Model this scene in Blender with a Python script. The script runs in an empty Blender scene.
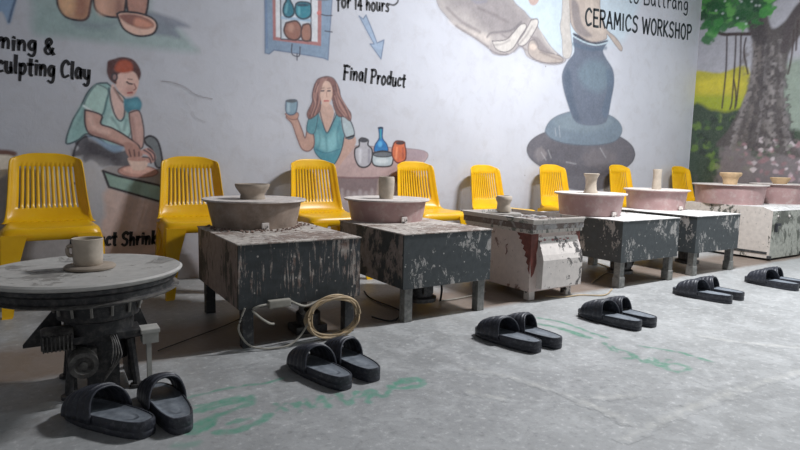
import bpy, bmesh, math, random
import numpy as np
from mathutils import Vector, Matrix
random.seed(7); np.random.seed(7)
PI = math.pi
SC = bpy.context.scene
COL = SC.collection

# ------------------------------------------------------------------ camera
F, CX, CY, CAMH = 560.0, 400.0, 225.0, 0.78
_y, _p, _r = [math.radians(v) for v in (32.5, 6.4, 1.2)]
FW = Vector((math.sin(_y)*math.cos(_p), math.cos(_y)*math.cos(_p), -math.sin(_p)))
R0 = Vector((math.cos(_y), -math.sin(_y), 0)); U0 = R0.cross(FW)
RT = math.cos(_r)*R0 + math.sin(_r)*U0
UP = -math.sin(_r)*R0 + math.cos(_r)*U0
cd = bpy.data.cameras.new('camera'); cam = bpy.data.objects.new('camera', cd); COL.objects.link(cam)
cd.sensor_width = 36; cd.lens = F/800*36; cd.clip_start = .05
M = Matrix((RT, UP, -FW)).transposed().to_4x4(); M.translation = Vector((0, 0, CAMH)); cam.matrix_world = M
SC.camera = cam
WALL_Y, WALL_X = 3.75, 6.37
def ray(px, py): return FW + RT*((px-CX)/F) - UP*((py-CY)/F)
def on_back(px, py):            # where a traced point of the painting lies on the back wall (X, Z)
    d = ray(px, py); t = WALL_Y/d.y; return (t*d.x, CAMH+t*d.z)
def on_side(px, py):            # same for the right wall (Y, Z)
    d = ray(px, py); t = WALL_X/d.x; return (t*d.y, CAMH+t*d.z)
def on_floor(px, py):
    d = ray(px, py); t = -CAMH/d.z; return (t*d.x, t*d.y)

# ------------------------------------------------------------------ helpers
def lin(c):
    return tuple((v/12.92 if v <= .04045 else ((v+.055)/1.055)**2.4) for v in (x/255 for x in c))
def L4(c): return (*lin(c), 1)
def mat(name):
    m = bpy.data.materials.new(name); m.use_nodes = True
    nt = m.node_tree; return m, nt, nt.nodes, nt.links, nt.nodes['Principled BSDF']
def noise(N, L, scale, detail=4, vec=None, rough=.6, dist=0):
    n = N.new('ShaderNodeTexNoise'); n.inputs['Scale'].default_value = scale
    n.inputs['Detail'].default_value = detail; n.inputs['Roughness'].default_value = rough
    n.inputs['Distortion'].default_value = dist
    if vec: L.new(vec, n.inputs['Vector'])
    return n.outputs['Fac']
def ramp(N, L, fac, stops):
    r = N.new('ShaderNodeValToRGB'); L.new(fac, r.inputs['Fac'])
    e = r.color_ramp.elements
    while len(e) < len(stops): e.new(.5)
    for i, (p, c) in enumerate(stops):
        e[i].position = p; e[i].color = c if len(c) == 4 else L4(c)
    return r.outputs['Color']
def mix(N, L, fac, a, b, mode='MIX'):
    x = N.new('ShaderNodeMix'); x.data_type = 'RGBA'; x.blend_type = mode
    for s, v in ((x.inputs[0], fac), (x.inputs[6], a), (x.inputs[7], b)):
        if hasattr(v, 'node'): L.new(v, s)
        elif isinstance(v, (int, float)): s.default_value = v
        else: s.default_value = v if len(v) == 4 else L4(v)
    return x.outputs[2]
def bump(N, L, B, h, strength=.3, dist=.01):
    b = N.new('ShaderNodeBump'); b.inputs['Strength'].default_value = strength; b.inputs['Distance'].default_value = dist
    L.new(h, b.inputs['Height']); L.new(b.outputs['Normal'], B.inputs['Normal'])
def coords(N, L, kind='Object', scale=(1, 1, 1), loc=(0, 0, 0)):
    t = N.new('ShaderNodeTexCoord'); m = N.new('ShaderNodeMapping')
    m.inputs['Scale'].default_value = scale; m.inputs['Location'].default_value = loc
    L.new(t.outputs[kind], m.inputs['Vector']); return m.outputs['Vector']

def simple(name, col, rough=.6, var=.12, scale=12, dust=None, dust_amt=.5, spec=.5, metal=0, bstr=.15):
    m, nt, N, L, B = mat(name)
    v = coords(N, L); n = noise(N, L, scale, 5, v)
    dark = tuple(x*(1-var) for x in col); lite = tuple(min(255, x*(1+var)) for x in col)
    c = ramp(N, L, n, [(.3, dark), (.7, lite)])
    if dust:
        n2 = noise(N, L, scale*2.3, 6, v, .7)
        f = ramp(N, L, n2, [(max(0, .62-dust_amt*.4), (0, 0, 0, 1)), (.85, (1, 1, 1, 1))])
        c = mix(N, L, f, c, dust)
    L.new(c, B.inputs['Base Color']); B.inputs['Roughness'].default_value = rough
    B.inputs['Metallic'].default_value = metal; B.inputs['Specular IOR Level'].default_value = spec
    bump(N, L, B, n, bstr, .005); return m

def chipped(name, base, under, amt, streak=(1, 1, 1), loc=(0, 0, 0), scale=14, under2=None, rough=.55, speck=.5, var=.165):
    """old paint, worn through in flakes and vertical scrapes"""
    m, nt, N, L, B = mat(name)
    v = coords(N, L, 'Object', streak, loc)
    v0 = coords(N, L, 'Object', (1, 1, 1), loc)
    big = noise(N, L, 4, 3, v0, .5); fine = noise(N, L, scale, 8, v, .75, .6)
    a = N.new('ShaderNodeMath'); a.operation = 'MULTIPLY_ADD'; L.new(big, a.inputs[0]); a.inputs[1].default_value = .75; L.new(fine, a.inputs[2])
    t = 1.14-amt*.55
    f = ramp(N, L, a.outputs[0], [(0, (0, 0, 0, 1)), (min(.97, t-.02), (0, 0, 0, 1)), (min(.99, t+.02), (1, 1, 1, 1))])
    n3 = noise(N, L, 30, 4, v0)
    bc = ramp(N, L, n3, [(.3, tuple(x*(1-var) for x in base)), (.75, tuple(min(255, x*(1+var)) for x in base))])
    u2 = under2 or tuple(x*.8 for x in under)
    uc = ramp(N, L, n3, [(.35, u2), (.65, under)])
    c = mix(N, L, f, bc, uc)
    vo = N.new('ShaderNodeTexVoronoi'); vo.inputs['Scale'].default_value = 26; L.new(v0, vo.inputs['Vector'])
    sp = ramp(N, L, vo.outputs['Distance'], [(0, (1, 1, 1, 1)), (.09, (speck, speck, speck, 1)), (.13, (0, 0, 0, 1))])
    c = mix(N, L, sp, c, under)
    L.new(c, B.inputs['Base Color']); B.inputs['Roughness'].default_value = rough
    bump(N, L, B, a.outputs[0], .35, .004); return m

class MB:
    """gathers shapes into ONE mesh"""
    def __init__(s): s.bm = bmesh.new(); s.mi = 0
    def _set(s, fs):
        for f in fs: f.material_index = s.mi
    def box(s, x0, x1, y0, y1, z0, z1, bev=0, taper=1.0):
        vs = []
        for z, k in ((z0, taper), (z1, 1)):
            cx, cy = (x0+x1)/2, (y0+y1)/2
            for x, y in ((x0, y0), (x1, y0), (x1, y1), (x0, y1)):
                vs.append(s.bm.verts.new((cx+(x-cx)*k, cy+(y-cy)*k, z)))
        fs = [s.bm.faces.new([vs[i] for i in q]) for q in ((3, 2, 1, 0), (4, 5, 6, 7), (0, 1, 5, 4), (1, 2, 6, 5), (2, 3, 7, 6), (3, 0, 4, 7))]
        s._set(fs)
        if bev:
            es = list({e for f in fs for e in f.edges})
            r = bmesh.ops.bevel(s.bm, geom=es, offset=bev, segments=2, affect='EDGES', profile=.7); s._set(r['faces'])
        return s
    def lathe(s, prof, seg=40, c=(0, 0, 0), wob=0, tilt=None, sx=1, sy=1):
        rings = []
        ph = random.random()*6
        for r, z in prof:
            ring = []
            for i in range(seg):
                a = 2*PI*i/seg; rr = r*(1+wob*math.sin(2*a+ph+z*20)+wob*.6*math.sin(5*a+ph*2-z*35))
                p = Vector((rr*math.cos(a)*sx, rr*math.sin(a)*sy, z))
                if tilt: p = tilt @ p
                ring.append(s.bm.verts.new(p+Vector(c)))
            rings.append(ring)
        fs = []
        for a, b in zip(rings, rings[1:]):
            for i in range(seg):
                j = (i+1) % seg; fs.append(s.bm.faces.new((a[i], a[j], b[j], b[i])))
        if prof[0][0] > 1e-5: fs.append(s.bm.faces.new(rings[0][::-1]))
        if prof[-1][0] > 1e-5: fs.append(s.bm.faces.new(rings[-1]))
        s._set(fs); return s
    def tube(s, pts, r, seg=8, smooth=True, r2=None):
        P = [Vector(p) for p in pts]
        if smooth: P = catmull(P, 6)
        n = len(P); up = Vector((0, 0, 1)); rings = []
        for i, p in enumerate(P):
            t = (P[min(i+1, n-1)]-P[max(i-1, 0)]).normalized()
            a = t.cross(up if abs(t.z) < .95 else Vector((1, 0, 0))).normalized(); b = t.cross(a)
            rr = r if r2 is None else r+(r2-r)*i/(n-1)
            rings.append([s.bm.verts.new(p+(a*math.cos(k*2*PI/seg)+b*math.sin(k*2*PI/seg))*rr) for k in range(seg)])
        fs = []
        for a, b in zip(rings, rings[1:]):
            for i in range(seg): fs.append(s.bm.faces.new((a[i], a[(i+1) % seg], b[(i+1) % seg], b[i])))
        fs.append(s.bm.faces.new(rings[0][::-1])); fs.append(s.bm.faces.new(rings[-1])); s._set(fs); return s
    def prism(s, pts, z0, z1, ax='z'):
        def P(a, b, c): return {'z': (a, b, c), 'y': (a, c, b), 'x': (c, a, b)}[ax]
        lo = [s.bm.verts.new(P(a, b, z0)) for a, b in pts]; hi = [s.bm.verts.new(P(a, b, z1)) for a, b in pts]
        n = len(pts); fs = [s.bm.faces.new(lo[::-1]), s.bm.faces.new(hi)]
        for i in range(n): fs.append(s.bm.faces.new((lo[i], lo[(i+1) % n], hi[(i+1) % n], hi[i])))
        s._set(fs); return s
    def loft(s, rings, cap=True):
        R = [[s.bm.verts.new(p) for p in r] for r in rings]; n = len(R[0]); fs = []
        for a, b in zip(R, R[1:]):
            for i in range(n): fs.append(s.bm.faces.new((a[i], a[(i+1) % n], b[(i+1) % n], b[i])))
        if cap: fs.append(s.bm.faces.new(R[0][::-1])); fs.append(s.bm.faces.new(R[-1]))
        s._set(fs); return s
    def build(s, name, mats, parent=None, smooth=False, label=None, angle=40):
        bmesh.ops.recalc_face_normals(s.bm, faces=s.bm.faces)
        me = bpy.data.meshes.new(name); s.bm.to_mesh(me); s.bm.free()
        for m in (mats if isinstance(mats, (list, tuple)) else [mats]): me.materials.append(m)
        if smooth:
            me.polygons.foreach_set('use_smooth', [True]*len(me.polygons))
            try: me.set_sharp_from_angle(angle=math.radians(angle))
            except Exception: pass
        o = bpy.data.objects.new(name, me); COL.objects.link(o)
        if parent: o.parent = parent
        if label: o['label'] = label
        return o
def catmull(P, k=5, closed=False):
    n = len(P)
    if n < 3: return list(P)
    out = []
    rng = n if closed else n-1
    for i in range(rng):
        if closed: a, b, c, d = P[(i-1) % n], P[i], P[(i+1) % n], P[(i+2) % n]
        else: a, b, c, d = P[max(i-1, 0)], P[i], P[i+1], P[min(i+2, n-1)]
        for j in range(k):
            t = j/k; out.append(.5*((2*b)+(c-a)*t+(2*a-5*b+4*c-d)*t*t+(3*b-a-3*c+d)*t**3))
    if not closed: out.append(P[-1])
    return out
def tag(o, label, cat, group=None, kind=None):
    o['label'] = label; o['category'] = cat
    if group: o['group'] = group
    if kind: o['kind'] = kind
    return o
def empty(name, loc=(0, 0, 0), rz=0):
    o = bpy.data.objects.new(name, None); COL.objects.link(o); o.location = loc; o.rotation_euler = (0, 0, rz); o.empty_display_size = .1; return o
def copy_tree(o, parent=None):
    c = o.copy(); COL.objects.link(c)
    if parent: c.parent = parent
    for ch in list(o.children): copy_tree(ch, c)
    return c
def struct(o): o['kind'] = 'structure'; return o

# ------------------------------------------------------------------ setting materials
WALL_C = (204, 206, 215)
def wall_mat(name, base, grime, paint_attr=True, low=True):
    m, nt, N, L, B = mat(name)
    v = coords(N, L)
    n1 = noise(N, L, 1.1, 6, v, .6); n2 = noise(N, L, 9, 8, v, .7, .4)
    c = ramp(N, L, n1, [(.32, tuple(x*.93 for x in base)), (.68, base)])
    f = ramp(N, L, n2, [(.50, (0, 0, 0, 1)), (.78, (.55, .55, .55, 1))])
    c = mix(N, L, f, c, grime)
    if low:     # splashed clay near the foot of the wall
        sp = N.new('ShaderNodeSeparateXYZ'); L.new(v, sp.inputs[0])
        a = N.new('ShaderNodeMath'); a.operation = 'MULTIPLY_ADD'; L.new(n2, a.inputs[0]); a.inputs[1].default_value = .9; L.new(sp.outputs[2], a.inputs[2])
        g = ramp(N, L, a.outputs[0], [(.45, (.75, .75, .75, 1)), (.98, (0, 0, 0, 1))])
        c = mix(N, L, g, c, (160, 150, 148))
    vo = N.new('ShaderNodeTexVoronoi'); vo.inputs['Scale'].default_value = 3.1; L.new(v, vo.inputs['Vector'])
    pk = ramp(N, L, vo.outputs['Distance'], [(0, (.8, .8, .8, 1)), (.022, (.5, .5, .5, 1)), (.03, (0, 0, 0, 1))])
    c = mix(N, L, pk, c, (120, 116, 116))
    at = N.new('ShaderNodeAttribute'); at.attribute_name = 'paint'
    n3 = noise(N, L, 55, 4, v)
    br = ramp(N, L, n3, [(.25, (.93, .93, .93, 1)), (.6, (1, 1, 1, 1))])
    mm = N.new('ShaderNodeMath'); mm.operation = 'MULTIPLY'; L.new(at.outputs['Alpha'], mm.inputs[0]); L.new(br, mm.inputs[1])
    c = mix(N, L, mm.outputs[0], c, at.outputs['Color'])
    L.new(c, B.inputs['Base Color']); B.inputs['Roughness'].default_value = .62
    bump(N, L, B, n2, .25, .01)
    return m
M_WALL = wall_mat('painted_plaster', WALL_C, (176, 174, 178))
M_SIDE = wall_mat('side_plaster', (206, 207, 210), (180, 180, 182), low=False)

def floor_mat():
    m, nt, N, L, B = mat('dusty_concrete')
    v = coords(N, L)
    n1 = noise(N, L, .9, 6, v, .6); n2 = noise(N, L, 7, 8, v, .72, .8); n3 = noise(N, L, 38, 6, v, .7)
    c = ramp(N, L, n1, [(.34, (142, 143, 143)), (.66, (164, 165, 165))])
    f = ramp(N, L, n2, [(.46, (0, 0, 0, 1)), (.66, (.7, .7, .7, 1))])
    c = mix(N, L, f, c, (178, 179, 179))
    f = ramp(N, L, n3, [(.56, (0, 0, 0, 1)), (.70, (.8, .8, .8, 1))])
    c = mix(N, L, f, c, (200, 200, 199))
    f = ramp(N, L, n3, [(.26, (.7, .7, .7, 1)), (.47, (0, 0, 0, 1))])
    c = mix(N, L, f, c, (116, 117, 115))
    # brown clay dust and the wheels' shade, painted together beneath the row
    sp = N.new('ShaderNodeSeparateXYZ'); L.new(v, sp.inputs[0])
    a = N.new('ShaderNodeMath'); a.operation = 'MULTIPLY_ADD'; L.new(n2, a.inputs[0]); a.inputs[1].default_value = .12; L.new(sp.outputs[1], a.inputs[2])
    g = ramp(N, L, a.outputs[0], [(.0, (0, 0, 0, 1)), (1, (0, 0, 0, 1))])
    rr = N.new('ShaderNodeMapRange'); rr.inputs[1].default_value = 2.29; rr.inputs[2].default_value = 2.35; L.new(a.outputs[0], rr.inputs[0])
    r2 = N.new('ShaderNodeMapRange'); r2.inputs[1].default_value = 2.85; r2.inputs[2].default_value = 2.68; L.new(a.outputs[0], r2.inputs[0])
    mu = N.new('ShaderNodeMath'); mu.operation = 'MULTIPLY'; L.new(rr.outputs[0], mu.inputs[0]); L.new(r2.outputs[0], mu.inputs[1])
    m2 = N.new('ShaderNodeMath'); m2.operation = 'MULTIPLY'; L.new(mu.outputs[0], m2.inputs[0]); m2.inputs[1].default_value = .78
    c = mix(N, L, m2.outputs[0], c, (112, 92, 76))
    at = N.new('ShaderNodeAttribute'); at.attribute_name = 'paint'
    br = ramp(N, L, n3, [(.30, (.35, .35, .35, 1)), (.6, (1, 1, 1, 1))])
    mm = N.new('ShaderNodeMath'); mm.operation = 'MULTIPLY'; L.new(at.outputs['Alpha'], mm.inputs[0]); L.new(br, mm.inputs[1])
    c = mix(N, L, mm.outputs[0], c, at.outputs['Color'])
    L.new(c, B.inputs['Base Color'])
    ro = ramp(N, L, n2, [(.3, (.36, .36, .36, 1)), (.7, (.62, .62, .62, 1))]); L.new(ro, B.inputs['Roughness'])
    bump(N, L, B, n3, .2, .004)
    return m
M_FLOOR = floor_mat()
M_CEIL = simple('white_ceiling', (150, 152, 156), .8, .03)

# ------------------------------------------------------------------ room shell
def slab(name, x0, x1, y0, y1, z0, z1, m):
    b = MB(); b.box(x0, x1, y0, y1, z0, z1); o = b.build(name, m)
    ca = o.data.color_attributes.new('paint', 'FLOAT_COLOR', 'POINT'); ca.data.foreach_set('color', [0.0]*(4*len(o.data.vertices)))   # bare: no paint
    return struct(o)
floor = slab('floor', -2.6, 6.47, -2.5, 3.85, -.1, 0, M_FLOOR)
wall_back = slab('wall_back', -2.6, 6.37, 3.75, 3.85, 0, 3.2, M_WALL)
wall_right = slab('wall_right', 6.37, 6.47, -2.5, 3.85, 0, 3.2, M_SIDE)
wall_left = slab('wall_left', -2.7, -2.6, -2.5, 3.85, 0, 3.2, M_SIDE)
ceiling = slab('ceiling', -2.7, 6.47, -2.5, 3.85, 3.2, 3.3, M_CEIL)

# ------------------------------------------------------------------ mural painting
def vnoise(x, y, s, seed=0):
    x = x*s+seed*17.3; y = y*s+seed*9.1
    xi, yi = np.floor(x), np.floor(y); fx, fy = x-xi, y-yi
    fx = fx*fx*(3-2*fx); fy = fy*fy*(3-2*fy)
    def h(a, b): return np.modf(np.abs(np.sin(a*127.1+b*311.7)*43758.5453))[0]
    return (h(xi, yi)*(1-fx)+h(xi+1, yi)*fx)*(1-fy)+(h(xi, yi+1)*(1-fx)+h(xi+1, yi+1)*fx)*fy
UNIT = {'back': .0068, 'side': .0095, 'floor': .005}
class Paint:
    """brush strokes laid on a patch of wall or floor as vertex colours; points are traced, then held in metres on the surface"""
    def __init__(s, surf, box, local, res=.007, albedo=WALL_C, unit=None):
        s.surf = surf; s.f = {'back': on_back, 'side': on_side, 'floor': on_floor}[surf]; s.u = unit or UNIT[surf]; s.res = res
        s.gain = [a/b for a, b in zip(lin(albedo), lin(local))]
        q = [s.f(x, y) for x in (box[0], box[2]) for y in (box[1], box[3])]
        a0, a1 = min(p[0] for p in q), max(p[0] for p in q); b0, b1 = min(p[1] for p in q), max(p[1] for p in q)
        if surf == 'back': a1 = min(a1, WALL_X-.004)
        if surf == 'side': a1 = min(a1, WALL_Y-.004)
        s.na, s.nb = int((a1-a0)/res)+2, int((b1-b0)/res)+2
        A, B = np.meshgrid(np.linspace(a0, a1, s.na), np.linspace(b0, b1, s.nb)); s.A, s.B = A.ravel(), B.ravel()
        s.rgb = np.zeros((s.A.size, 3)); s.al = np.zeros(s.A.size)
    def put(s, idx, cov, col):
        c = np.array([min(.9, v*g) for v, g in zip(lin(col), s.gain)])
        a0 = s.al[idx]; a = cov+a0*(1-cov); w = np.where(a > 1e-6, cov/np.maximum(a, 1e-6), 1)[:, None]
        s.rgb[idx] = s.rgb[idx]*(1-w)+c*w; s.al[idx] = a
    def pts(s, P, smooth=True, closed=True):
        Q = [Vector(s.f(*p)).to_2d() if False else Vector((*s.f(*p), 0)) for p in P]
        return [(q.x, q.y) for q in (catmull(Q, 5, closed) if smooth and len(Q) > 2 else Q)]
    def _near(s, Q, pad):
        pad = pad+2.5*s.res
        xs = [q[0] for q in Q]; ys = [q[1] for q in Q]
        return np.nonzero((s.A > min(xs)-pad) & (s.A < max(xs)+pad) & (s.B > min(ys)-pad) & (s.B < max(ys)+pad))[0]
    def poly(s, P, col, blur=1.2, a=1, smooth=True, rag=0, outline=None, ow=1.3, oa=.95):
        ow, oa = ow*1.1, min(1, oa*1.2)
        Q = s.pts(P, smooth); bl = blur*s.u; idx = s._near(Q, bl*1.2)
        if len(idx):
            x, y = s.A[idx], s.B[idx]; d = np.full(x.shape, 1e9); ins = np.zeros(x.shape, bool)
            for (x0, y0), (x1, y1) in zip(Q, Q[1:]+Q[:1]):
                ex, ey = x1-x0, y1-y0; l2 = ex*ex+ey*ey+1e-12
                t = np.clip(((x-x0)*ex+(y-y0)*ey)/l2, 0, 1); d = np.minimum(d, (x-x0-t*ex)**2+(y-y0-t*ey)**2)
                if abs(ey) > 1e-12: ins ^= ((y0 > y) != (y1 > y)) & (x < (x0+(y-y0)*ex/ey))
            sd = np.sqrt(d)*np.where(ins, -1, 1)
            if rag: sd = sd+(vnoise(x, y, 30, 3)-.5)*rag*s.u
            s.put(idx, np.clip(.5-sd/bl, 0, 1)*a, col)
        if outline: s.line(list(P)+[P[0]], ow, outline, a=oa, smooth=smooth)
        return s
    def line(s, P, w, col, a=1, blur=1.0, smooth=True, rag=0):
        w = w*1.25; Q = s.pts(P, smooth, False); hw = w*s.u/2; bl = blur*s.u; idx = s._near(Q, hw+bl)
        if len(idx):
            x, y = s.A[idx], s.B[idx]; d = np.full(x.shape, 1e9)
            for (x0, y0), (x1, y1) in zip(Q, Q[1:]):
                ex, ey = x1-x0, y1-y0; l2 = ex*ex+ey*ey+1e-12
                t = np.clip(((x-x0)*ex+(y-y0)*ey)/l2, 0, 1); d = np.minimum(d, (x-x0-t*ex)**2+(y-y0-t*ey)**2)
            sd = np.sqrt(d)-hw
            if rag: sd = sd+(vnoise(x, y, 40, 5)-.5)*rag*s.u
            s.put(idx, np.clip(.5-sd/bl, 0, 1)*a, col)
        return s
    def oval(s, cx, cy, rx, ry, col, blur=1.2, a=1, rot=0, outline=None, ow=1.1, oa=.9, rag=0):
        r = math.radians(rot); c, q = math.cos(r), math.sin(r)
        P = [(cx+rx*math.cos(t)*c-ry*math.sin(t)*q, cy+rx*math.cos(t)*q+ry*math.sin(t)*c) for t in (i*PI/10 for i in range(20))]
        return s.poly(P, col, blur, a, True, rag, outline, ow, oa)
    def build(s, name, m, parent, label):
        keep = s.al > .015
        G = np.arange(s.A.size).reshape(s.nb, s.na)
        q = np.stack([G[:-1, :-1], G[:-1, 1:], G[1:, 1:], G[1:, :-1]], -1).reshape(-1, 4)
        q = q[keep[q].any(1)]
        used = np.unique(q); remap = np.full(s.A.size, -1); remap[used] = np.arange(len(used))
        Paint.n = getattr(Paint, 'n', 0)+1; e = .0003+.00012*(Paint.n if s.surf == 'back' else Paint.n % 3)
        if s.surf == 'back': V = [(a, WALL_Y-e, b) for a, b in zip(s.A[used], s.B[used])]
        elif s.surf == 'side': V = [(WALL_X-e, a, b) for a, b in zip(s.A[used], s.B[used])]; q = q[:, ::-1]
        else: V = [(a, b, e) for a, b in zip(s.A[used], s.B[used])]
        me = bpy.data.meshes.new(name); me.from_pydata(V, [], remap[q].tolist())
        ca = me.color_attributes.new('paint', 'FLOAT_COLOR', 'POINT')
        fl = s.rgb[used]; k = .80+.13*vnoise(s.A[used], s.B[used], 20, 2)+.13*vnoise(s.A[used], s.B[used], 55, 4)+.12*vnoise(s.A[used]*2.2, s.B[used], 90, 6)
        ca.data.foreach_set('color', np.concatenate([fl*k[:, None], s.al[used][:, None]], 1).astype(np.float32).ravel())
        me.materials.append(m)
        o = bpy.data.objects.new(name, me); COL.objects.link(o); o.parent = parent; o['label'] = label
        return o

# ---- brush lettering: one-stroke glyphs, cap height 1, x-height .62
GL = {
 'F': (.6, [[(.12, 0), (.1, 1)], [(0, 1), (.3, 1.02), (.62, .98)], [(.1, .55), (.48, .55)]]),
 'P': (.6, [[(.12, 0), (.1, 1)], [(.02, .96), (.4, 1), (.56, .78), (.42, .52), (.12, .48)]]),
 'S': (.6, [[(.55, .88), (.35, 1), (.1, .84), (.16, .58), (.44, .44), (.5, .18), (.28, 0), (.02, .12)]]),
 'C': (.62, [[(.58, .82), (.36, 1), (.1, .76), (.06, .36), (.24, .02), (.58, .14)]]),
 'E': (.5, [[(.5, 1), (.06, 1), (.06, 0), (.5, 0)], [(.06, .52), (.42, .52)]]),
 'R': (.55, [[(.06, 0), (.06, 1)], [(.06, 1), (.4, .98), (.5, .76), (.38, .54), (.06, .5)], [(.26, .5), (.52, 0)]]),
 'A': (.6, [[(.0, 0), (.28, 1), (.56, 0)], [(.1, .34), (.46, .34)]]),
 'M': (.7, [[(.04, 0), (.08, 1), (.34, .3), (.6, 1), (.66, 0)]]),
 'I': (.2, [[(.1, 0), (.1, 1)]]),
 'W': (.85, [[(.0, 1), (.2, 0), (.42, .9), (.62, 0), (.84, 1)]]),
 'O': (.6, [[(.3, 1), (.08, .8), (.05, .3), (.28, 0), (.52, .2), (.54, .76), (.3, 1)]]),
 'K': (.55, [[(.06, 0), (.06, 1)], [(.5, 1), (.08, .48), (.52, 0)]]),
 'H': (.58, [[(.06, 0), (.06, 1)], [(.5, 0), (.5, 1)], [(.06, .52), (.5, .52)]]),
 'B': (.58, [[(.06, 0), (.06, 1)], [(.06, 1), (.42, .95), (.44, .6), (.1, .54), (.5, .46), (.5, .06), (.06, 0)]]),
 'o': (.5, [[(.25, .62), (.05, .42), (.1, .08), (.3, 0), (.45, .25), (.38, .56), (.2, .62)]]),
 'r': (.4, [[(.08, .62), (.1, 0)], [(.1, .38), (.22, .6), (.4, .58)]]),
 'm': (.75, [[(.06, .62), (.08, 0)], [(.08, .4), (.24, .62), (.36, .5), (.36, 0)], [(.36, .42), (.52, .62), (.66, .48), (.68, 0)]]),
 'i': (.2, [[(.09, .6), (.1, 0)], [(.09, .8), (.1, .86)]]),
 'n': (.5, [[(.06, .62), (.08, 0)], [(.08, .4), (.26, .62), (.4, .48), (.42, 0)]]),
 'g': (.5, [[(.42, .6), (.2, .62), (.05, .36), (.18, .08), (.38, .2), (.42, .58), (.42, -.1), (.28, -.34), (.04, -.24)]]),
 '&': (.62, [[(.6, .0), (.14, .7), (.3, .98), (.42, .74), (.08, .3), (.2, 0), (.44, .08), (.56, .4)]]),
 'c': (.45, [[(.42, .52), (.22, .62), (.06, .36), (.14, .04), (.42, .08)]]),
 'u': (.5, [[(.06, .62), (.08, .14), (.24, 0), (.4, .16), (.4, .62)], [(.4, .3), (.46, 0)]]),
 'l': (.22, [[(.1, 1), (.1, .1), (.18, 0)]]),
 'p': (.5, [[(.08, .62), (.08, -.36)], [(.08, .5), (.3, .62), (.44, .34), (.28, .04), (.08, .1)]]),
 't': (.38, [[(.18, .92), (.18, .1), (.32, 0)], [(.0, .62), (.36, .64)]]),
 'a': (.5, [[(.4, .56), (.18, .62), (.05, .3), (.18, .02), (.38, .2), (.4, .6)], [(.4, .4), (.46, 0)]]),
 'y': (.48, [[(.04, .62), (.1, .2), (.3, .1), (.42, .3)], [(.42, .62), (.42, -.1), (.26, -.34), (.06, -.24)]]),
 'd': (.5, [[(.4, .5), (.18, .62), (.05, .3), (.18, .02), (.38, .2)], [(.42, 1), (.42, 0)]]),
 'h': (.5, [[(.08, 1), (.08, 0)], [(.08, .38), (.26, .6), (.4, .46), (.42, 0)]]),
 'k': (.48, [[(.08, 1), (.08, 0)], [(.42, .6), (.1, .28), (.44, 0)]]),
 'e': (.46, [[(.07, .32), (.4, .36), (.34, .58), (.18, .62), (.06, .34), (.16, .04), (.42, .1)]]),
 'f': (.4, [[(.42, .92), (.24, .98), (.16, .7), (.16, -.3)], [(.0, .58), (.36, .6)]]),
 's': (.42, [[(.38, .54), (.2, .62), (.1, .46), (.34, .24), (.26, .02), (.02, .06)]]),
 '1': (.25, [[(.02, .78), (.12, .95), (.12, 0)]]),
 '4': (.5, [[(.34, .0), (.34, .95), (.02, .32), (.48, .32)]]),
}
def lettering(name, label, text, p0, p1, capm, m, w=.17, slant=.08, caps=False):
    """letters painted along a wall line from p0 to p1 (traced baseline ends); capm = cap height in metres"""
    a, b = Vector(on_back(*p0)), Vector(on_back(*p1)); d = (b-a); ln = d.length; d.normalize(); nrm = Vector((-d.y, d.x))
    adv = [(.35 if ch == ' ' else GL[ch][0]+.14) for ch in text]; tot = sum(adv); sx = ln/tot
    bm = bmesh.new(); x = 0; rnd = random.Random(len(text))
    for ch, ad in zip(text, adv):
        if ch != ' ':
            jy = 0 if caps else rnd.uniform(-.05, .05)
            for st in GL[ch][1]:
                P = [Vector(((q[0]+x+q[1]*slant/ max(sx/capm, .3))*sx, (q[1]+jy)*capm, 0)) for q in st]
                sharp = ch in 'EAMWIKH14FT'
                for Q in ([[P[i], P[i+1]] for i in range(len(P)-1)] if sharp or len(P) < 3 else [catmull(P, 5)]):
                    n = len(Q); vs = []
                    for i, q in enumerate(Q):
                        t = (Q[min(i+1, n-1)]-Q[max(i-1, 0)]);
                        if t.length < 1e-9: t = Vector((0, 1, 0))
                        t.normalize(); o = Vector((-t.y, t.x, 0))
                        k = w*capm/2*(1 if caps else (1.05-.35*i/(n-1)))
                        ext = t*(k*.6 if i == n-1 else (-k*.6 if i == 0 else 0))
                        pr = []
                        for sgn in (1, -1):
                            r = q+o*k*sgn+ext; wv = a+d*r.x+nrm*r.y
                            pr.append(bm.verts.new((wv.x, WALL_Y-.0022, wv.y)))
                        vs.append(pr)
                    for u, v in zip(vs, vs[1:]):
                        bm.faces.new((u[0], u[1], v[1], v[0]))
        x += ad
    me = bpy.data.meshes.new(name); bm.to_mesh(me); bm.free(); me.materials.append(m)
    o = bpy.data.objects.new(name, me); COL.objects.link(o); o.parent = wall_back; o['label'] = label
M_INK = simple('black_wall_paint', (34, 34, 38), .6, .15, 30)
M_INK2 = simple('grey_black_wall_paint', (46, 52, 56), .6, .15, 30)

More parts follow.
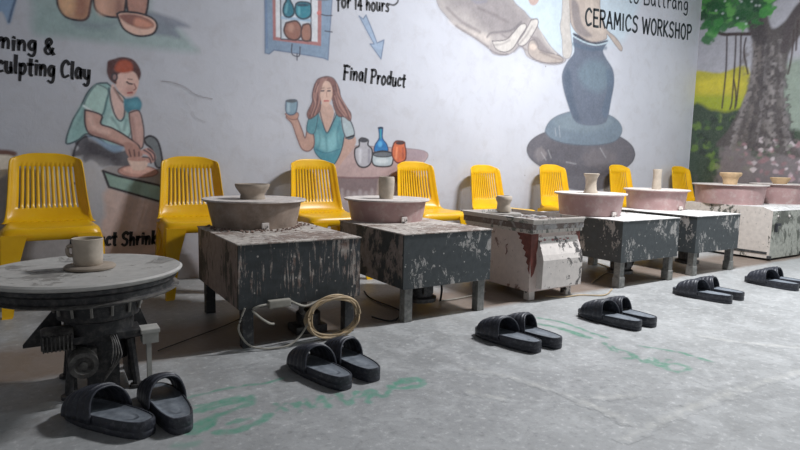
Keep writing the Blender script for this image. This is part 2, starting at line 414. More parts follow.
def mural():
    K = (38, 36, 42)
    # ---- pots drawn at the top left
    p = Paint('back', (0, -30, 200, 60), (152, 156, 164), res=.0055)
    p.poly([(30, -20), (34, 10), (34, 34), (60, 37), (110, 43), (150, 48), (196, 52), (192, 44), (180, 30), (150, 10), (150, -20)], (118, 136, 136), 8, .85)
    p.poly([(40, 5), (38, 30), (80, 35), (110, 36), (110, 10)], (112, 132, 132), 12, .6)
    p.poly([(142, 12), (160, 14), (178, 20), (190, 27), (176, 28), (181, 38), (168, 36), (150, 32)], (96, 102, 114), 4, .8)
    p.poly([(72, 18), (92, 22), (112, 22), (118, 18), (112, 28), (80, 28)], (94, 102, 112), 6, .6)
    p.poly([(56, -30), (57, 0), (60, 10), (66, 17), (76, 20), (86, 19), (90, 8), (92, -30)], (150, 118, 96), 1.5, outline=K)
    p.oval(81, 6, 8, 12, (122, 84, 72), 7, .8); p.oval(68, 2, 7, 12, (170, 138, 108), 6, .8)
    p.poly([(92, -30), (94, 4), (100, 13), (110, 17), (122, 16), (125, 8), (126, -30)], (150, 118, 104), 1.5, outline=K)
    p.oval(102, 6, 5, 9, (182, 146, 128), 6, .7); p.oval(119, 8, 4, 9, (110, 80, 74), 4, .7)
    p.poly([(127, -30), (128, 12), (146, 14), (147, -30)], (142, 108, 98), 1.5, outline=K)
    p.poly([(117, 14), (122, 12), (138, 13), (152, 18), (157, 25), (154, 33), (145, 36), (134, 35), (123, 28)], (178, 150, 138), 1.3, outline=K)
    p.poly([(119, 16), (126, 14), (138, 15), (150, 20), (154, 26), (144, 29), (128, 24)], (112, 78, 72), 2)
    p.poly([(136, 18), (148, 21), (153, 26), (144, 28), (134, 25)], (160, 114, 98), 3)
    p.poly([(-30, -30), (-10, 10), (2, 12), (8, 24), (12, 18), (17, -5), (18, -30)], (96, 120, 146), 2, .9); p.line([(17, -5), (12, 10), (9, 22)], 1.2, (60, 76, 100))
    p.build('painted_pots', M_WALL, wall_back, 'brown clay pots and a tipped bowl painted on a grey-green ground')
    # ---- woman throwing a bowl
    p = Paint('back', (60, 50, 176, 262), (152, 156, 164), res=.0045)
    p.poly([(106, 188), (130, 194), (160, 202), (168, 215), (166, 245), (140, 258), (100, 258), (98, 235), (104, 212)], (158, 140, 134), 6, .9, rag=4)
    p.poly([(73, 156), (76, 146), (80, 140), (88, 136), (98, 139), (108, 144), (126, 150), (130, 158), (124, 168), (110, 162), (98, 170), (92, 162), (84, 166), (80, 158)], (72, 72, 78), 2.5, .95, rag=9)
    p.line([(73, 157), (76, 146), (82, 138), (92, 136)], 1.4, K, .9)
    p.poly([(84, 145), (92, 140), (104, 148), (118, 154), (118, 162), (100, 160), (88, 156)], (54, 52, 58), 7, .85)
    p.poly([(90, 160), (110, 165), (112, 186), (88, 184)], (150, 152, 158), 10, .5)
    p.poly([(144, 139), (150, 136), (157, 140), (161, 152), (162, 166), (156, 166), (152, 150), (146, 144)], (86, 92, 96), 1.5, .95, outline=K)
    p.poly([(107, 83), (97, 84), (88, 92), (80, 108), (72, 122), (66, 143), (78, 140), (86, 134), (98, 138), (110, 146), (122, 146), (128, 138), (132, 126), (130, 110), (124, 98), (113, 88)], (122, 152, 152), 1.8, outline=(44, 58, 66), ow=1, oa=.8)
    p.poly([(82, 105), (76, 118), (70, 138), (80, 136), (86, 128), (86, 112)], (106, 138, 138), 5, .7)
    p.poly([(112, 112), (124, 122), (130, 128), (126, 142), (112, 136), (104, 126)], (150, 176, 174), 5, .7)
    for q in ([(106, 96), (104, 110), (100, 122)], [(112, 118), (118, 126), (122, 136)], [(92, 92), (86, 106), (80, 120)], [(126, 120), (124, 130)]): p.line(q, 1.6, (78, 108, 112), .55, 2.2)
    p.poly([(88, 136), (100, 140), (112, 144), (124, 146), (121, 151), (113, 152), (104, 147), (96, 141)], (108, 130, 152), 2.5, .9)
    p.poly([(97, 84), (90, 92), (84, 105), (92, 110), (102, 115), (106, 102), (108, 90)], (140, 166, 162), 1.5, outline=(56, 74, 80), ow=.9, oa=.6)
    p.line([(84, 106), (92, 111), (102, 116)], 1.6, (170, 190, 192)); p.line([(98, 120), (104, 112), (108, 96)], 1, (64, 96, 100), .7)
    p.poly([(113, 84), (117, 92), (122, 97), (124, 102), (126, 112), (122, 119), (116, 118), (111, 106), (110, 92)], (172, 148, 142), 1.6)
    p.line([(109, 88), (111, 102), (115, 115), (120, 121), (124, 117), (125, 106)], 1.1, (44, 62, 72), .9)
    p.line([(114, 88), (120, 98), (123, 102)], 1.5, (96, 70, 66), .7)
    p.poly([(124, 100), (131, 98), (138, 97), (142, 104), (139, 112), (131, 114), (125, 110)], (58, 104, 120), 1.8); p.oval(134, 104, 5, 4, (82, 136, 150), 4, .6)
    p.poly([(129, 113), (139, 111), (143, 124), (144, 136), (142, 148), (134, 146), (131, 130)], (160, 132, 126), 1.5, outline=(44, 40, 48), ow=.9, oa=.7)
    p.poly([(85, 110), (94, 112), (102, 116), (101, 124), (112, 128), (126, 136), (139, 146), (136, 152), (124, 146), (104, 139), (90, 134), (85, 124)], (158, 128, 120), 1.5, outline=(40, 36, 44), ow=1, oa=.9)
    p.line([(90, 116), (94, 127), (108, 132)], 3, (184, 156, 148), .7, 3); p.line([(90, 132), (104, 137), (122, 145)], 2, (116, 86, 82), .6, 2.2); p.line([(132, 118), (134, 132), (136, 144)], 2.2, (128, 98, 94), .6, 2.4)
    p.poly([(124, 143), (132, 143), (140, 149), (143, 155), (137, 158), (131, 159), (126, 152)], (140, 108, 100), 1.5)
    p.line([(129, 150), (131, 157)], .9, (74, 52, 54)); p.line([(134, 150), (135, 158)], .9, (74, 52, 54)); p.line([(139, 152), (139, 158)], .9, (74, 52, 54))
    # head
    p.poly([(116, 74), (126, 68), (136, 70), (139, 80), (137, 90), (132, 96), (124, 96), (118, 90), (115, 83)], (176, 148, 140), 1.2)
    p.poly([(124, 88), (133, 86), (135, 94), (126, 95)], (158, 122, 116), 4, .6)
    p.poly([(107, 66), (108, 61), (114, 59), (122, 57), (132, 59), (138, 65), (141, 73), (139, 80), (136, 74), (131, 71), (122, 72), (117, 76), (116, 84), (110, 80), (107, 73)], (70, 46, 46), 1.3)
    p.poly([(115, 70), (118, 62), (126, 60), (132, 64), (132, 71), (123, 73)], (138, 68, 50), 2.5)
    p.oval(114.5, 77, 2.6, 3.4, (120, 98, 98), 1.2, outline=(48, 44, 50), ow=.9)
    p.line([(127, 82), (129, 83.5), (132, 84)], 1.1, (40, 32, 36)); p.line([(128, 79), (132, 79.5)], .8, (90, 60, 56), .8)
    p.line([(134, 84), (136, 88), (134, 90)], .9, (120, 80, 76)); p.line([(128, 93), (132, 92.5)], 1.2, (130, 66, 66))
    # painted wheel table
    p.poly([(103, 169), (112, 166), (135, 167), (161, 172), (161, 186), (140, 182), (104, 173)], (130, 128, 130), 1.3, .95)
    p.poly([(103, 171), (118, 176), (158, 185), (165, 188), (165, 203), (158, 201), (130, 193), (109, 187)], (112, 136, 130), 1.3, smooth=False, outline=K, ow=1.5)
    p.oval(138, 171.5, 20, 6, (160, 124, 116), 1.4, rot=2, outline=(90, 62, 62), ow=.8, oa=.6); p.oval(138, 170, 15, 4, (182, 148, 138), 2, rot=2)
    p.poly([(128, 158), (137, 160), (148, 158), (147, 166), (143, 170), (134, 170), (130, 165)], (188, 160, 150), 1.3); p.oval(138, 159, 10, 2.4, (150, 116, 108), 1.5)
    p.poly([(140, 152), (147, 148), (153, 151), (156, 158), (152, 163), (146, 161), (148, 156)], (156, 122, 116), 1.4)
    for q in ([(144, 150), (150, 154), (153, 160)], [(148, 149), (154, 154), (155, 160)], [(143, 157), (149, 158), (151, 163)]): p.line(q, 1.1, (46, 40, 48), .9)
    p.build('painted_potter', M_WALL, wall_back, 'painted woman in a teal top throwing a bowl on a wheel')
    # ---- painted bench at far left
    p = Paint('back', (-40, 140, 96, 262), (128, 130, 136))
    p.poly([(-40, 176), (0, 178), (60, 182), (86, 190), (88, 204), (90, 258), (-40, 258)], (108, 106, 106), 4, .85, rag=4)
    p.line([(74, 183), (85, 190), (86, 206)], 1.4, K)
    p.poly([(-40, 150), (-10, 149), (14, 151), (15, 156), (-2, 158), (-40, 158)], (74, 52, 46), 2); p.poly([(-20, 158), (12, 156), (10, 170), (0, 178), (-20, 178)], (172, 148, 138), 2)
    p.poly([(28, 168), (60, 168), (58, 182), (30, 182)], (170, 152, 128), 6, .7); p.oval(30, 190, 12, 10, (170, 156, 140), 6, .5); p.oval(56, 192, 10, 10, (164, 150, 132), 6, .5)
    p.build('painted_bench', M_WALL, wall_back, 'painted grey bench with pots behind the first yellow chair')
    # ---- kiln cabinet with pots, arrow
    p = Paint('back', (255, -30, 400, 64), (188, 190, 200), res=.005)
    B1, RD = (122, 142, 166), (160, 108, 108)
    p.poly([(264, -30), (334, -30), (328, 60), (323, 58), (300, 54), (274, 50), (269, 54), (265, 53), (265, 20)], B1, 1.2, smooth=False, outline=(86, 102, 130), ow=.9, oa=.7)
    p.poly([(272, -30), (322, -30), (321, 46), (296, 43), (273, 40)], RD, 1.1, smooth=False)
    p.poly([(275, -30), (318, -30), (317.5, 42), (296, 39.5), (276, 37)], (204, 206, 212), 1.1, smooth=False)
    p.poly([(280, -30), (311, -30), (311, 41), (281, 39)], (190, 196, 206), 1.1, smooth=False, outline=(62, 62, 76), ow=.9, oa=.9)
    p.poly([(281, 16), (311, 19), (311, 22), (281, 19)], (144, 170, 194), 1.2, .9, smooth=False)
    p.line([(266, -20), (267, 48)], 1.4, (96, 120, 158), .7)
    p.poly([(287, -8), (289, -8), (290, 0), (293, 6), (294, 13), (290, 17), (285, 16), (283, 11), (284, 5), (286, 1)], (34, 108, 128), 1.2, outline=(24, 56, 72))
    p.poly([(296, 4), (300, 2), (309, 3), (311, 8), (310, 16), (303, 19), (297, 16), (295, 10)], (40, 122, 140), 1.2, outline=(24, 56, 72)); p.oval(303, 5, 6, 1.6, (20, 64, 84), 1)
    p.line([(287, 4), (286, 12)], 1.6, (110, 170, 184), .7, 2); p.line([(299, 8), (299, 14)], 2, (98, 168, 182), .7, 2)
    p.poly([(286, 23), (296, 21), (301, 27), (301, 35), (296, 40), (288, 38), (284, 31)], (140, 96, 84), 1.3, outline=(74, 50, 50)); p.oval(291, 28, 3, 4, (176, 134, 118), 3, .8)
    p.poly([(303, 25), (309, 24), (311, 30), (310, 40), (303, 40), (301, 32)], (150, 106, 92), 1.3, outline=(74, 50, 50))
    for q in ([(320, 14), (326, 15.5), (332, 15.5)], [(325, 31), (332, 32)], [(292, 44), (292, 54), (299, 56), (300, 47)], [(297, 54), (297, 60)]): p.line(q, 1, (60, 62, 76))
    p.line([(396, -5), (398, 1), (394, 5), (389, 4)], 1.6, (40, 40, 46)); p.line([(312, -2), (322, 0), (330, -1)], 1.6, (90, 90, 100), .8); p.oval(319, 13, 2.2, 2.2, (190, 104, 100), 1.2)
    p.poly([(359, 16), (363, 19), (366, 15), (373, 32), (377, 43), (384, 40), (381, 59), (370, 44), (374, 44), (368, 33)], (138, 156, 180), 1.1, smooth=False, outline=(92, 108, 136), ow=.9, oa=.8)
    p.build('painted_kiln', M_WALL, wall_back, 'painted blue kiln cabinet holding teal and brown pots, with a blue arrow')
    # ---- woman with cup, table with jars
    p = Paint('back', (278, 70, 432, 215), (190, 191, 200), res=.0048)
    p.poly([(336, 174), (400, 176), (428, 178), (428, 206), (400, 212), (342, 212)], (112, 92, 94), 4, .92, rag=5)
    for i in range(14): p.line([(342+i*6, 190+(i*7 % 5)), (342+i*6, 200+(i*5 % 7))], 3, (176, 168, 172), .5, 3)
    p.poly([(344, 196), (400, 196), (400, 212), (344, 212)], (168, 158, 160), 9, .6)
    p.poly([(380, 176), (394, 176), (394, 200), (378, 200)], (176, 160, 150), 4, .7)
    p.poly([(330, 176), (338, 162), (351, 147), (380, 147), (424, 151), (424, 162), (400, 176), (366, 178), (336, 178)], (172, 148, 148), 1.6, outline=(96, 78, 84), ow=.8, oa=.5)
    p.line([(334, 177), (366, 178), (402, 176)], 1.6, (112, 84, 88), .8); p.poly([(400, 150), (424, 151), (424, 160), (406, 160)], (146, 130, 140), 3, .7)
    # jars
    p.poly([(359, 140), (362, 138), (368, 140), (368, 145), (372, 150), (371, 162), (366, 167), (359, 166), (355, 158), (355, 149), (359, 146)], (166, 164, 172), 1.2, outline=K); p.oval(363.5, 140.5, 4.6, 2, (60, 60, 68), 1); p.line([(360, 150), (360, 162)], 2.6, (196, 196, 204), .8, 3); p.line([(369, 150), (369, 162)], 2.4, (124, 122, 134), .7, 2)
    p.poly([(378.5, 128), (382.5, 128), (382.5, 138), (387, 145), (387, 152), (375, 152), (375, 145), (379, 138)], (28, 108, 168), 1.2, outline=(18, 52, 92), ow=.9); p.line([(380.6, 128), (380.4, 138)], 1.5, (46, 140, 150)); p.oval(380, 144, 2.2, 3, (90, 168, 214), 2, .8); p.line([(378.5, 128), (382.5, 128)], 1.6, (24, 40, 60))
    p.poly([(373, 153), (383, 151), (393, 154), (393, 160), (390, 166), (376, 166), (372, 161)], (168, 178, 184), 1.2, outline=K); p.oval(383, 154.4, 9.8, 2.6, (96, 100, 106), 1.1, outline=K, ow=.8); p.oval(382, 161, 6, 2.5, (200, 206, 210), 3, .8)
    p.poly([(394, 143), (397, 141), (404, 142), (405, 146), (406, 152), (405, 160), (398, 163), (393, 158), (392, 150)], (190, 98, 62), 1.2, outline=(92, 44, 38)); p.oval(400, 143, 4.4, 1.8, (64, 40, 42), 1); p.line([(397, 148), (396, 158)], 2, (226, 140, 98), .8, 2); p.line([(403, 148), (403, 158)], 1.6, (148, 62, 44), .8, 2)
    # woman
    p.poly([(345, 137), (354, 136), (356, 142), (352, 150), (344, 160), (336, 170), (336, 158), (342, 148)], (178, 146, 136), 1.4)
    p.poly([(313, 113), (320, 112), (326, 131), (334, 120), (338, 112), (346, 115), (352, 124), (354, 136), (348, 139), (345, 134), (342, 148), (337, 160), (331, 166), (322, 160), (315, 152), (313, 140), (313, 134), (307, 132), (308, 122)], (84, 136, 148), 1.4, outline=(40, 62, 76), ow=.9, oa=.85)
    p.poly([(318, 130), (326, 138), (336, 130), (338, 142), (330, 152), (318, 146)], (128, 178, 186), 6, .8); p.poly([(314, 148), (330, 154), (340, 150), (332, 166), (322, 160)], (62, 128, 146), 4, .7)
    p.poly([(341, 115), (348, 118), (353, 127), (354, 135), (347, 138), (343, 130)], (168, 178, 184), 2.5, .9, outline=(70, 72, 84), ow=.9, oa=.8); p.line([(346, 138), (354, 135.5)], 1.6, K)
    for q in ([(318, 126), (320, 140), (317, 150)], [(340, 122), (337, 134), (338, 146)], [(326, 138), (327, 150)]): p.line(q, 1.8, (52, 104, 120), .5, 2.4)
    p.line([(315, 149), (326, 153), (340, 149)], 1, (44, 96, 114), .6)
    p.poly([(321, 104), (330, 104), (334, 113), (331, 124), (327, 132), (323, 124), (319, 113)], (184, 152, 140), 1.4); p.line([(320, 112), (323, 124), (327, 133), (332, 124), (335, 113)], 1.1, (50, 60, 74), .8)
    p.poly([(307, 130), (313, 134), (314, 145), (309, 151), (302, 149), (297, 138), (292, 124), (286, 117), (292, 114), (297, 118), (302, 130), (305, 138)], (178, 142, 130), 1.3, outline=(110, 76, 74), ow=.9, oa=.8)
    p.poly([(312, 113), (318, 112), (316, 128), (313, 134), (307, 131), (308, 120)], (84, 134, 146), 1.4, outline=(50, 78, 92), ow=.8, oa=.6)
    p.poly([(285, 114), (290, 112), (298, 113), (297, 119), (290, 119)], (176, 134, 120), 1.2, outline=(110, 76, 74), ow=.7, oa=.7)
    p.poly([(286, 101), (291, 100), (297, 101), (296, 112), (291, 115), (286, 112)], (124, 148, 164), 1.2, outline=(76, 88, 106), ow=.9, oa=.8); p.oval(291.4, 101, 5.6, 1.7, (84, 90, 98), 1); p.line([(288.5, 104), (288.5, 111)], 2, (172, 190, 200), .7, 2)
    p.poly([(323, 77), (328, 76.5), (334, 79), (339, 88), (341, 97), (346, 106), (351, 114), (350, 121), (344, 117), (338, 116), (334, 108), (331, 98), (322, 98), (320, 110), (315, 116), (309, 119), (307, 113), (312, 102), (313, 90), (317, 80)], (120, 84, 80), 1.5, outline=(66, 42, 46), ow=.8, oa=.6)
    p.line([(317, 86), (315, 100), (311, 114)], 1.6, (164, 124, 116), .8, 2); p.line([(337, 92), (340, 104), (347, 115)], 1.8, (168, 130, 120), .8, 2); p.line([(333, 86), (336, 102), (342, 114)], 1.2, (84, 56, 58), .8, 1.5)
    for q in ([(315, 84), (312, 96), (314, 104), (310, 116)], [(318, 94), (317, 104), (313, 115)], [(335, 84), (338, 96), (344, 106), (349, 118)], [(333, 96), (337, 108), (343, 116)], [(325, 79), (318, 84), (315, 92)]): p.line(q, 1.1, (88, 60, 62), .8, 1.3); p.line([(x+1.6, y) for x, y in q], .9, (176, 136, 126), .7, 1.3)
    p.poly([(320, 86), (324, 81), (329, 82), (332, 88), (332, 97), (329, 104), (326, 107), (322, 103), (320, 95)], (196, 164, 150), 1.2)
    p.poly([(320, 80), (326, 78.5), (323, 84), (320.5, 92), (318, 95)], (140, 104, 98), 1.3, .9)
    for x in (322.6, 329): p.line([(x-1.4, 91), (x+1.2, 90.8)], 1.1, (50, 44, 54)); p.line([(x-1.6, 88.4), (x+1.4, 88)], .8, (110, 78, 76), .7)
    p.line([(326.5, 92), (326.8, 97)], .8, (160, 116, 106), .8); p.line([(324.3, 101), (328.3, 100.8)], 1.3, (168, 84, 84))
    p.build('painted_woman', M_WALL, wall_back, 'painted long-haired woman lifting a cup beside a table of jars')
    # ---- big hands, vase on platters
    p = Paint('back', (425, -30, 650, 205), (196, 202, 212), res=.0085)
    p.poly([(500, -30), (520, 10), (540, 36), (556, 52), (600, 46), (628, 34), (636, -30)], (182, 206, 218), 16, .6)
    SK, SD, SL = (162, 158, 157), (104, 100, 104), (190, 188, 184)
    p.poly([(434, -30), (437, 2), (446, 16), (458, 28), (476, 39), (489, 49), (494, 54), (506, 55), (513, 52), (519, 46), (523, 48), (527, 56), (536, 61), (548, 64.5), (560, 64), (566, 60), (562, 57), (552, 48), (543, 35), (538, 27), (536, 20), (530, 18), (524, 11), (513, 0), (500, -30)], SK, 1.8, outline=(126, 124, 130), ow=1, oa=.6)
    p.poly([(446, 0), (470, -10), (500, -10), (516, 8), (528, 20), (516, 34), (500, 33), (486, 30), (470, 14), (455, 8)], (132, 128, 130), 14, .8)
    p.poly([(450, 22), (470, 30), (490, 36), (488, 44), (474, 36), (456, 26)], (196, 190, 184), 7, .7)
    p.line([(487, 37), (491, 33), (500, 32), (512, 30), (521, 22)], 2, SD, .8, 2.5)
    p.poly([(492, 41), (505, 40), (512, 34), (520, 25), (525, 24), (526, 28), (520, 37), (513, 48), (505, 52), (496, 49)], SL, 1.8, outline=SD, ow=1, oa=.8)
    p.poly([(531, 20), (537, 19), (538, 24), (533, 34), (526, 44), (520, 46), (518, 42), (524, 33)], SL, 1.8, outline=(116, 112, 116), ow=1.2, oa=.8)
    p.poly([(528, 46), (530, 41), (535, 40), (538, 45), (540, 50), (560, 56), (562, 62), (548, 63), (536, 60), (529, 54)], (166, 158, 152), 2, outline=SD, ow=1.1, oa=.7)
    p.oval(533, 47, 3.4, 3, (198, 184, 174), 2.5, .9); p.poly([(530, 36), (538, 38), (545, 46), (552, 54), (542, 52), (534, 42)], (124, 118, 120), 3, .7)
    for q, w_ in (([(456, 26), (472, 36), (488, 47)], 2.5), ([(500, 33), (508, 38), (512, 33)], 2), ([(494, 45), (502, 44), (510, 40)], 1.4), ([(519, 44), (526, 36), (532, 26)], 1.6), ([(514, 52), (520, 47), (526, 50)], 2), ([(478, 8), (492, 14), (508, 22)], 3), ([(540, 52), (550, 56), (562, 60)], 1.6), ([(447, 8), (462, 22), (480, 32)], 3)):
        p.line(q, w_, (112, 106, 108), .6, 2.5)
    p.line([(490, 50), (500, 54.5), (508, 54)], 1.6, (96, 92, 100), .7, 2); p.line([(540, 30), (546, 42), (556, 54)], 1.8, SL, .7, 2)
    p.line([(469, -4), (476, 2), (486, 1)], 3, (118, 120, 136), .6, 3)
    p.poly([(527, -10), (529, 2), (533, 5.5), (538, 2), (541, -10)], (180, 160, 154), 1.6)
    # platters and vase
    p.oval(581, 152, 54, 24, (98, 98, 106), 2.2, outline=(70, 70, 78), ow=1.4, oa=.7, rot=3); p.poly([(548, 160), (580, 166), (616, 164), (612, 184), (590, 192), (560, 186), (552, 172)], (88, 88, 96), 4, .95)
    p.oval(562, 150, 20, 12, (84, 84, 92), 9, .6, rag=6); p.oval(600, 158, 18, 9, (120, 116, 120), 9, .5, rag=6); p.oval(540, 154, 6, 6, (150, 146, 148), 4, .4, rag=6)
    p.poly([(545, 131), (550, 121), (562, 114), (583, 110), (606, 114), (618, 121), (622, 131), (615, 141), (596, 145), (570, 144), (552, 139)], (108, 124, 138), 2, outline=(84, 96, 110), ow=1, oa=.6)
    p.poly([(553, 122), (566, 115), (583, 112), (606, 116), (612, 124), (590, 132), (566, 130)], (124, 140, 150), 7, .6)
    for q in ([(555, 128), (556, 136)], [(559, 126), (560, 137)], [(541, 152), (546, 160)], [(548, 150), (551, 158)], [(566, 162), (576, 164)], [(600, 148), (606, 158)]): p.line(q, 1, (190, 194, 198), .5, 1.5)
    p.poly([(573, 36), (582, 40), (595, 43), (608, 41), (603, 50), (606, 58), (613, 70), (614, 84), (611, 100), (607, 120), (598, 125), (583, 125), (574, 120), (568, 105), (563, 88), (562, 74), (567, 62), (574, 52)], (96, 106, 122), 1.8)
    p.poly([(590, 60), (606, 64), (610, 80), (600, 92), (584, 86), (578, 72)], (112, 134, 146), 12, .6); p.poly([(564, 76), (570, 70), (574, 100), (580, 120), (574, 118), (567, 100)], (74, 88, 106), 6, .7)
    p.poly([(606, 70), (613, 74), (612, 96), (606, 118), (602, 110), (607, 90)], (84, 102, 122), 4, .6); p.line([(573, 44), (590, 49), (606, 48)], 4, (76, 96, 116), .6, 3)
    p.poly([(573, 33), (586, 38), (596, 42), (608, 40), (600, 44), (590, 44), (578, 40)], (62, 66, 78), 1.8); p.line([(573, 36), (584, 42), (596, 45), (608, 42.5)], 1.7, (176, 196, 206), .9)
    # right hand on the rim
    p.poly([(563, -30), (562, 12), (560, 26), (562, 40), (563, 56), (569, 58), (572, 50), (571, 36), (570, 20), (571, -30)], (184, 182, 178), 1.6, outline=(134, 132, 136), ow=.9, oa=.6)
    p.poly([(570, -30), (570, 14), (573, 28), (583, 38), (594, 42), (606, 39), (607, 34), (616, 46), (621, 51), (622, 47), (616, 38), (607, 30), (604, 22), (600, 8), (598, -30)], (176, 166, 158), 1.7, outline=(122, 114, 114), ow=1, oa=.7)
    p.poly([(571, 0), (578, 4), (582, 24), (592, 36), (582, 36), (574, 26)], (120, 116, 120), 4, .75); p.poly([(586, 0), (598, 4), (602, 24), (604, 32), (594, 30), (586, 16)], (194, 184, 174), 6, .7)
    p.build('painted_hands_and_vase', M_WALL, wall_back, 'large painted hands shaping a blue-grey vase on a dark turntable')
    # ---- crack in the plaster
    p = Paint('back', (155, 70, 260, 130), (160, 164, 172), res=.006)
    p.line([(162, 81), (174, 83), (186, 88), (196, 95), (212, 99)], .7, (96, 92, 96), .8, .8)
    p.line([(205, 122), (196, 118), (192, 112)], .6, (110, 108, 112), .5, .8); p.line([(186, 150), (180, 140)], .6, (110, 108, 112), .5, .8)
    p.build('plaster_crack', M_WALL, wall_back, 'thin dark crack in the plaster')
    # ---- lettering
    lettering('painted_lettering', 'black brush lettering reading Forming &', 'Forming &', (-37, 44), (56, 54), .082, M_INK, .22)
    lettering('painted_lettering', 'black brush lettering reading Sculpting Clay', 'Sculpting Clay', (-14, 71), (91, 80), .092, M_INK, .19)
    lettering('painted_lettering', 'black brush lettering reading Product Shrinkage', 'Product Shrinkage', (70, 247), (176, 243), .080, M_INK, .24)
    lettering('painted_lettering', 'black brush lettering reading for 14 hours', 'for 14 hours', (337, 7), (390, 12), .09, M_INK, .2)
    lettering('painted_lettering', 'black brush lettering reading Final Product', 'Final Product', (343, 79), (406, 87), .098, M_INK, .2)
    lettering('painted_lettering', 'tall thin black capitals reading CERAMICS WORKSHOP', 'CERAMICS WORKSHOP', (585, 25), (692, 40), .155, M_INK2, .16, 0, True)
    lettering('painted_lettering', 'thin grey lettering reading to Battrang', 'to Battrang', (628, 2), (689, 11), .14, M_INK2, .13, 0, True)
    # ---- tree on the right wall
    p = Paint('side', (695, -30, 812, 240), (178, 180, 182), res=.010, albedo=(206, 207, 210))
    p.poly([(690, -30), (690, 250), (815, 250), (815, -30)], (150, 151, 158), 1, 1, smooth=False)
    p.poly([(690, 74), (720, 73), (748, 68), (748, 116), (690, 118)], (158, 152, 42), 3, .95); p.poly([(692, 96), (748, 100), (748, 118), (692, 118)], (132, 146, 40), 8, .8); p.poly([(700, 80), (735, 76), (740, 90), (700, 94)], (188, 176, 50), 8, .6)
    p.poly([(780, 70), (800, 58), (815, 60), (815, 150), (784, 150), (782, 110)], (112, 128, 112), 8, .8)
    p.poly([(690, 114), (712, 110), (726, 112), (742, 110), (760, 130), (815, 140), (815, 250), (690, 250)], (50, 64, 52), 5, 1)
    rn = random.Random(4)
    for i in range(46):
        x, y = rn.uniform(694, 752), rn.uniform(116, 172); c = rn.choice([(38, 52, 40), (74, 100, 48), (92, 118, 56), (52, 74, 52), (30, 40, 38), (104, 124, 66)])
        p.oval(x, y, rn.uniform(2, 5), rn.uniform(2, 4.5), c, 2.5, .75, rag=5)
    p.poly([(722, 148), (748, 146), (762, 156), (815, 150), (815, 250), (716, 250)], (112, 104, 108), 8, .8, rag=8)
    # trunk
    p.poly([(746, 20), (752, 40), (752, 62), (748, 86), (740, 108), (728, 130), (716, 146), (740, 146), (770, 152), (800, 158), (793, 140), (788, 120), (784, 96), (786, 70), (790, 52), (800, 36), (815, 20), (815, -10), (796, 6), (784, 22), (772, 28), (766, 10), (756, 8)], (74, 70, 70), 3, 1)
    for i in range(30):
        t = rn.random(); x0 = 752+t*32; x1 = 728+t*66
        cc = rn.choice([(62, 58, 60), (118, 114, 112), (104, 98, 96), (50, 46, 50), (130, 126, 126)])
        p.line([(x0, 40+rn.uniform(0, 20)), (x0-1+t*2, 80), ((x0+x1)/2, 112), (x1, 138+rn.uniform(0, 12))], rn.uniform(1, 2.4), cc, .5, 2.5, rag=6)
    for i in range(40): p.oval(rn.uniform(742, 786), rn.uniform(30, 140), rn.uniform(1.5, 4), rn.uniform(3, 9), rn.choice([(48, 44, 46), (60, 56, 58), (98, 94, 92)]), 3, .45, rag=6)
    p.poly([(746, 18), (760, 14), (768, 40), (756, 44)], (54, 50, 52), 4, .8)
    p.line([(750, 34), (736, 34), (722, 34), (712, 28)], 3, (56, 46, 46), 1, 1.5)
    p.line([(784, 50), (790, 24), (800, 8), (812, -6)], 6, (66, 60, 62), .95, 2)
    for q in ([(727, 36), (726, 70), (722, 108)], [(736, 34), (735, 60), (732, 100), (730, 109)], [(734, 80), (736, 96), (735, 108)], [(746, 38), (744, 52), (748, 74)], [(741, 36), (740, 70), (736, 106)], [(794, 30), (792, 54), (788, 74)], [(798, 20), (796, 50)]): p.line(q, 1.5, (56, 46, 46), .95, 1.2)
    # crown
    p.poly([(699, -30), (700, 10), (706, 26), (718, 30), (738, 26), (752, 22), (768, 12), (778, -4), (784, -30)], (40, 88, 48), 4, .95, rag=10)
    for i in range(70):
        x, y = rn.uniform(700, 772), rn.uniform(-30, 26)
        if y > 24-abs(x-728)*.25: continue
        c = rn.choice([(44, 104, 50), (30, 78, 44), (66, 134, 60), (24, 60, 40), (88, 150, 76), (50, 116, 52)])
        p.oval(x, y, rn.uniform(4, 9), rn.uniform(3, 6), c, 2.5, .9, rag=5)
    for (x, y) in ((712, 34), (708, 40), (714, 30), (706, 26), (722, 28), (742, 26), (756, 22), (764, 14), (718, 22)): p.oval(x, y, 6, 4.5, rn.choice([(40, 98, 50), (74, 140, 66), (54, 118, 58)]), 2.5, .9, rag=5)
    for i in range(16): p.oval(rn.uniform(700, 765), rn.uniform(-6, 28), 1.2, 1, (196, 206, 206), 1.5, .6)
    # fallen blossom
    for i in range(90):
        x, y = rn.uniform(738, 812), rn.uniform(138, 182); c = rn.choice([(168, 150, 156), (140, 112, 118), (96, 86, 88), (190, 182, 186), (122, 96, 100), (82, 96, 80)])
        p.oval(x, y, rn.uniform(1.2, 3), rn.uniform(1, 2.4), c, 1.8, .7, rag=4)
    p.line([(696, 176), (694.8, 210)], 3, (70, 70, 70), .6, 3)
    p.build('painted_tree', M_SIDE, wall_right, 'painted banyan tree with hanging roots over a yellow field')
    # ---- worn green stencilling on the floor
    G1 = (70, 128, 108)
    p = Paint('floor', (120, 330, 430, 450), (146, 148, 147), res=.006, albedo=(168, 169, 167))
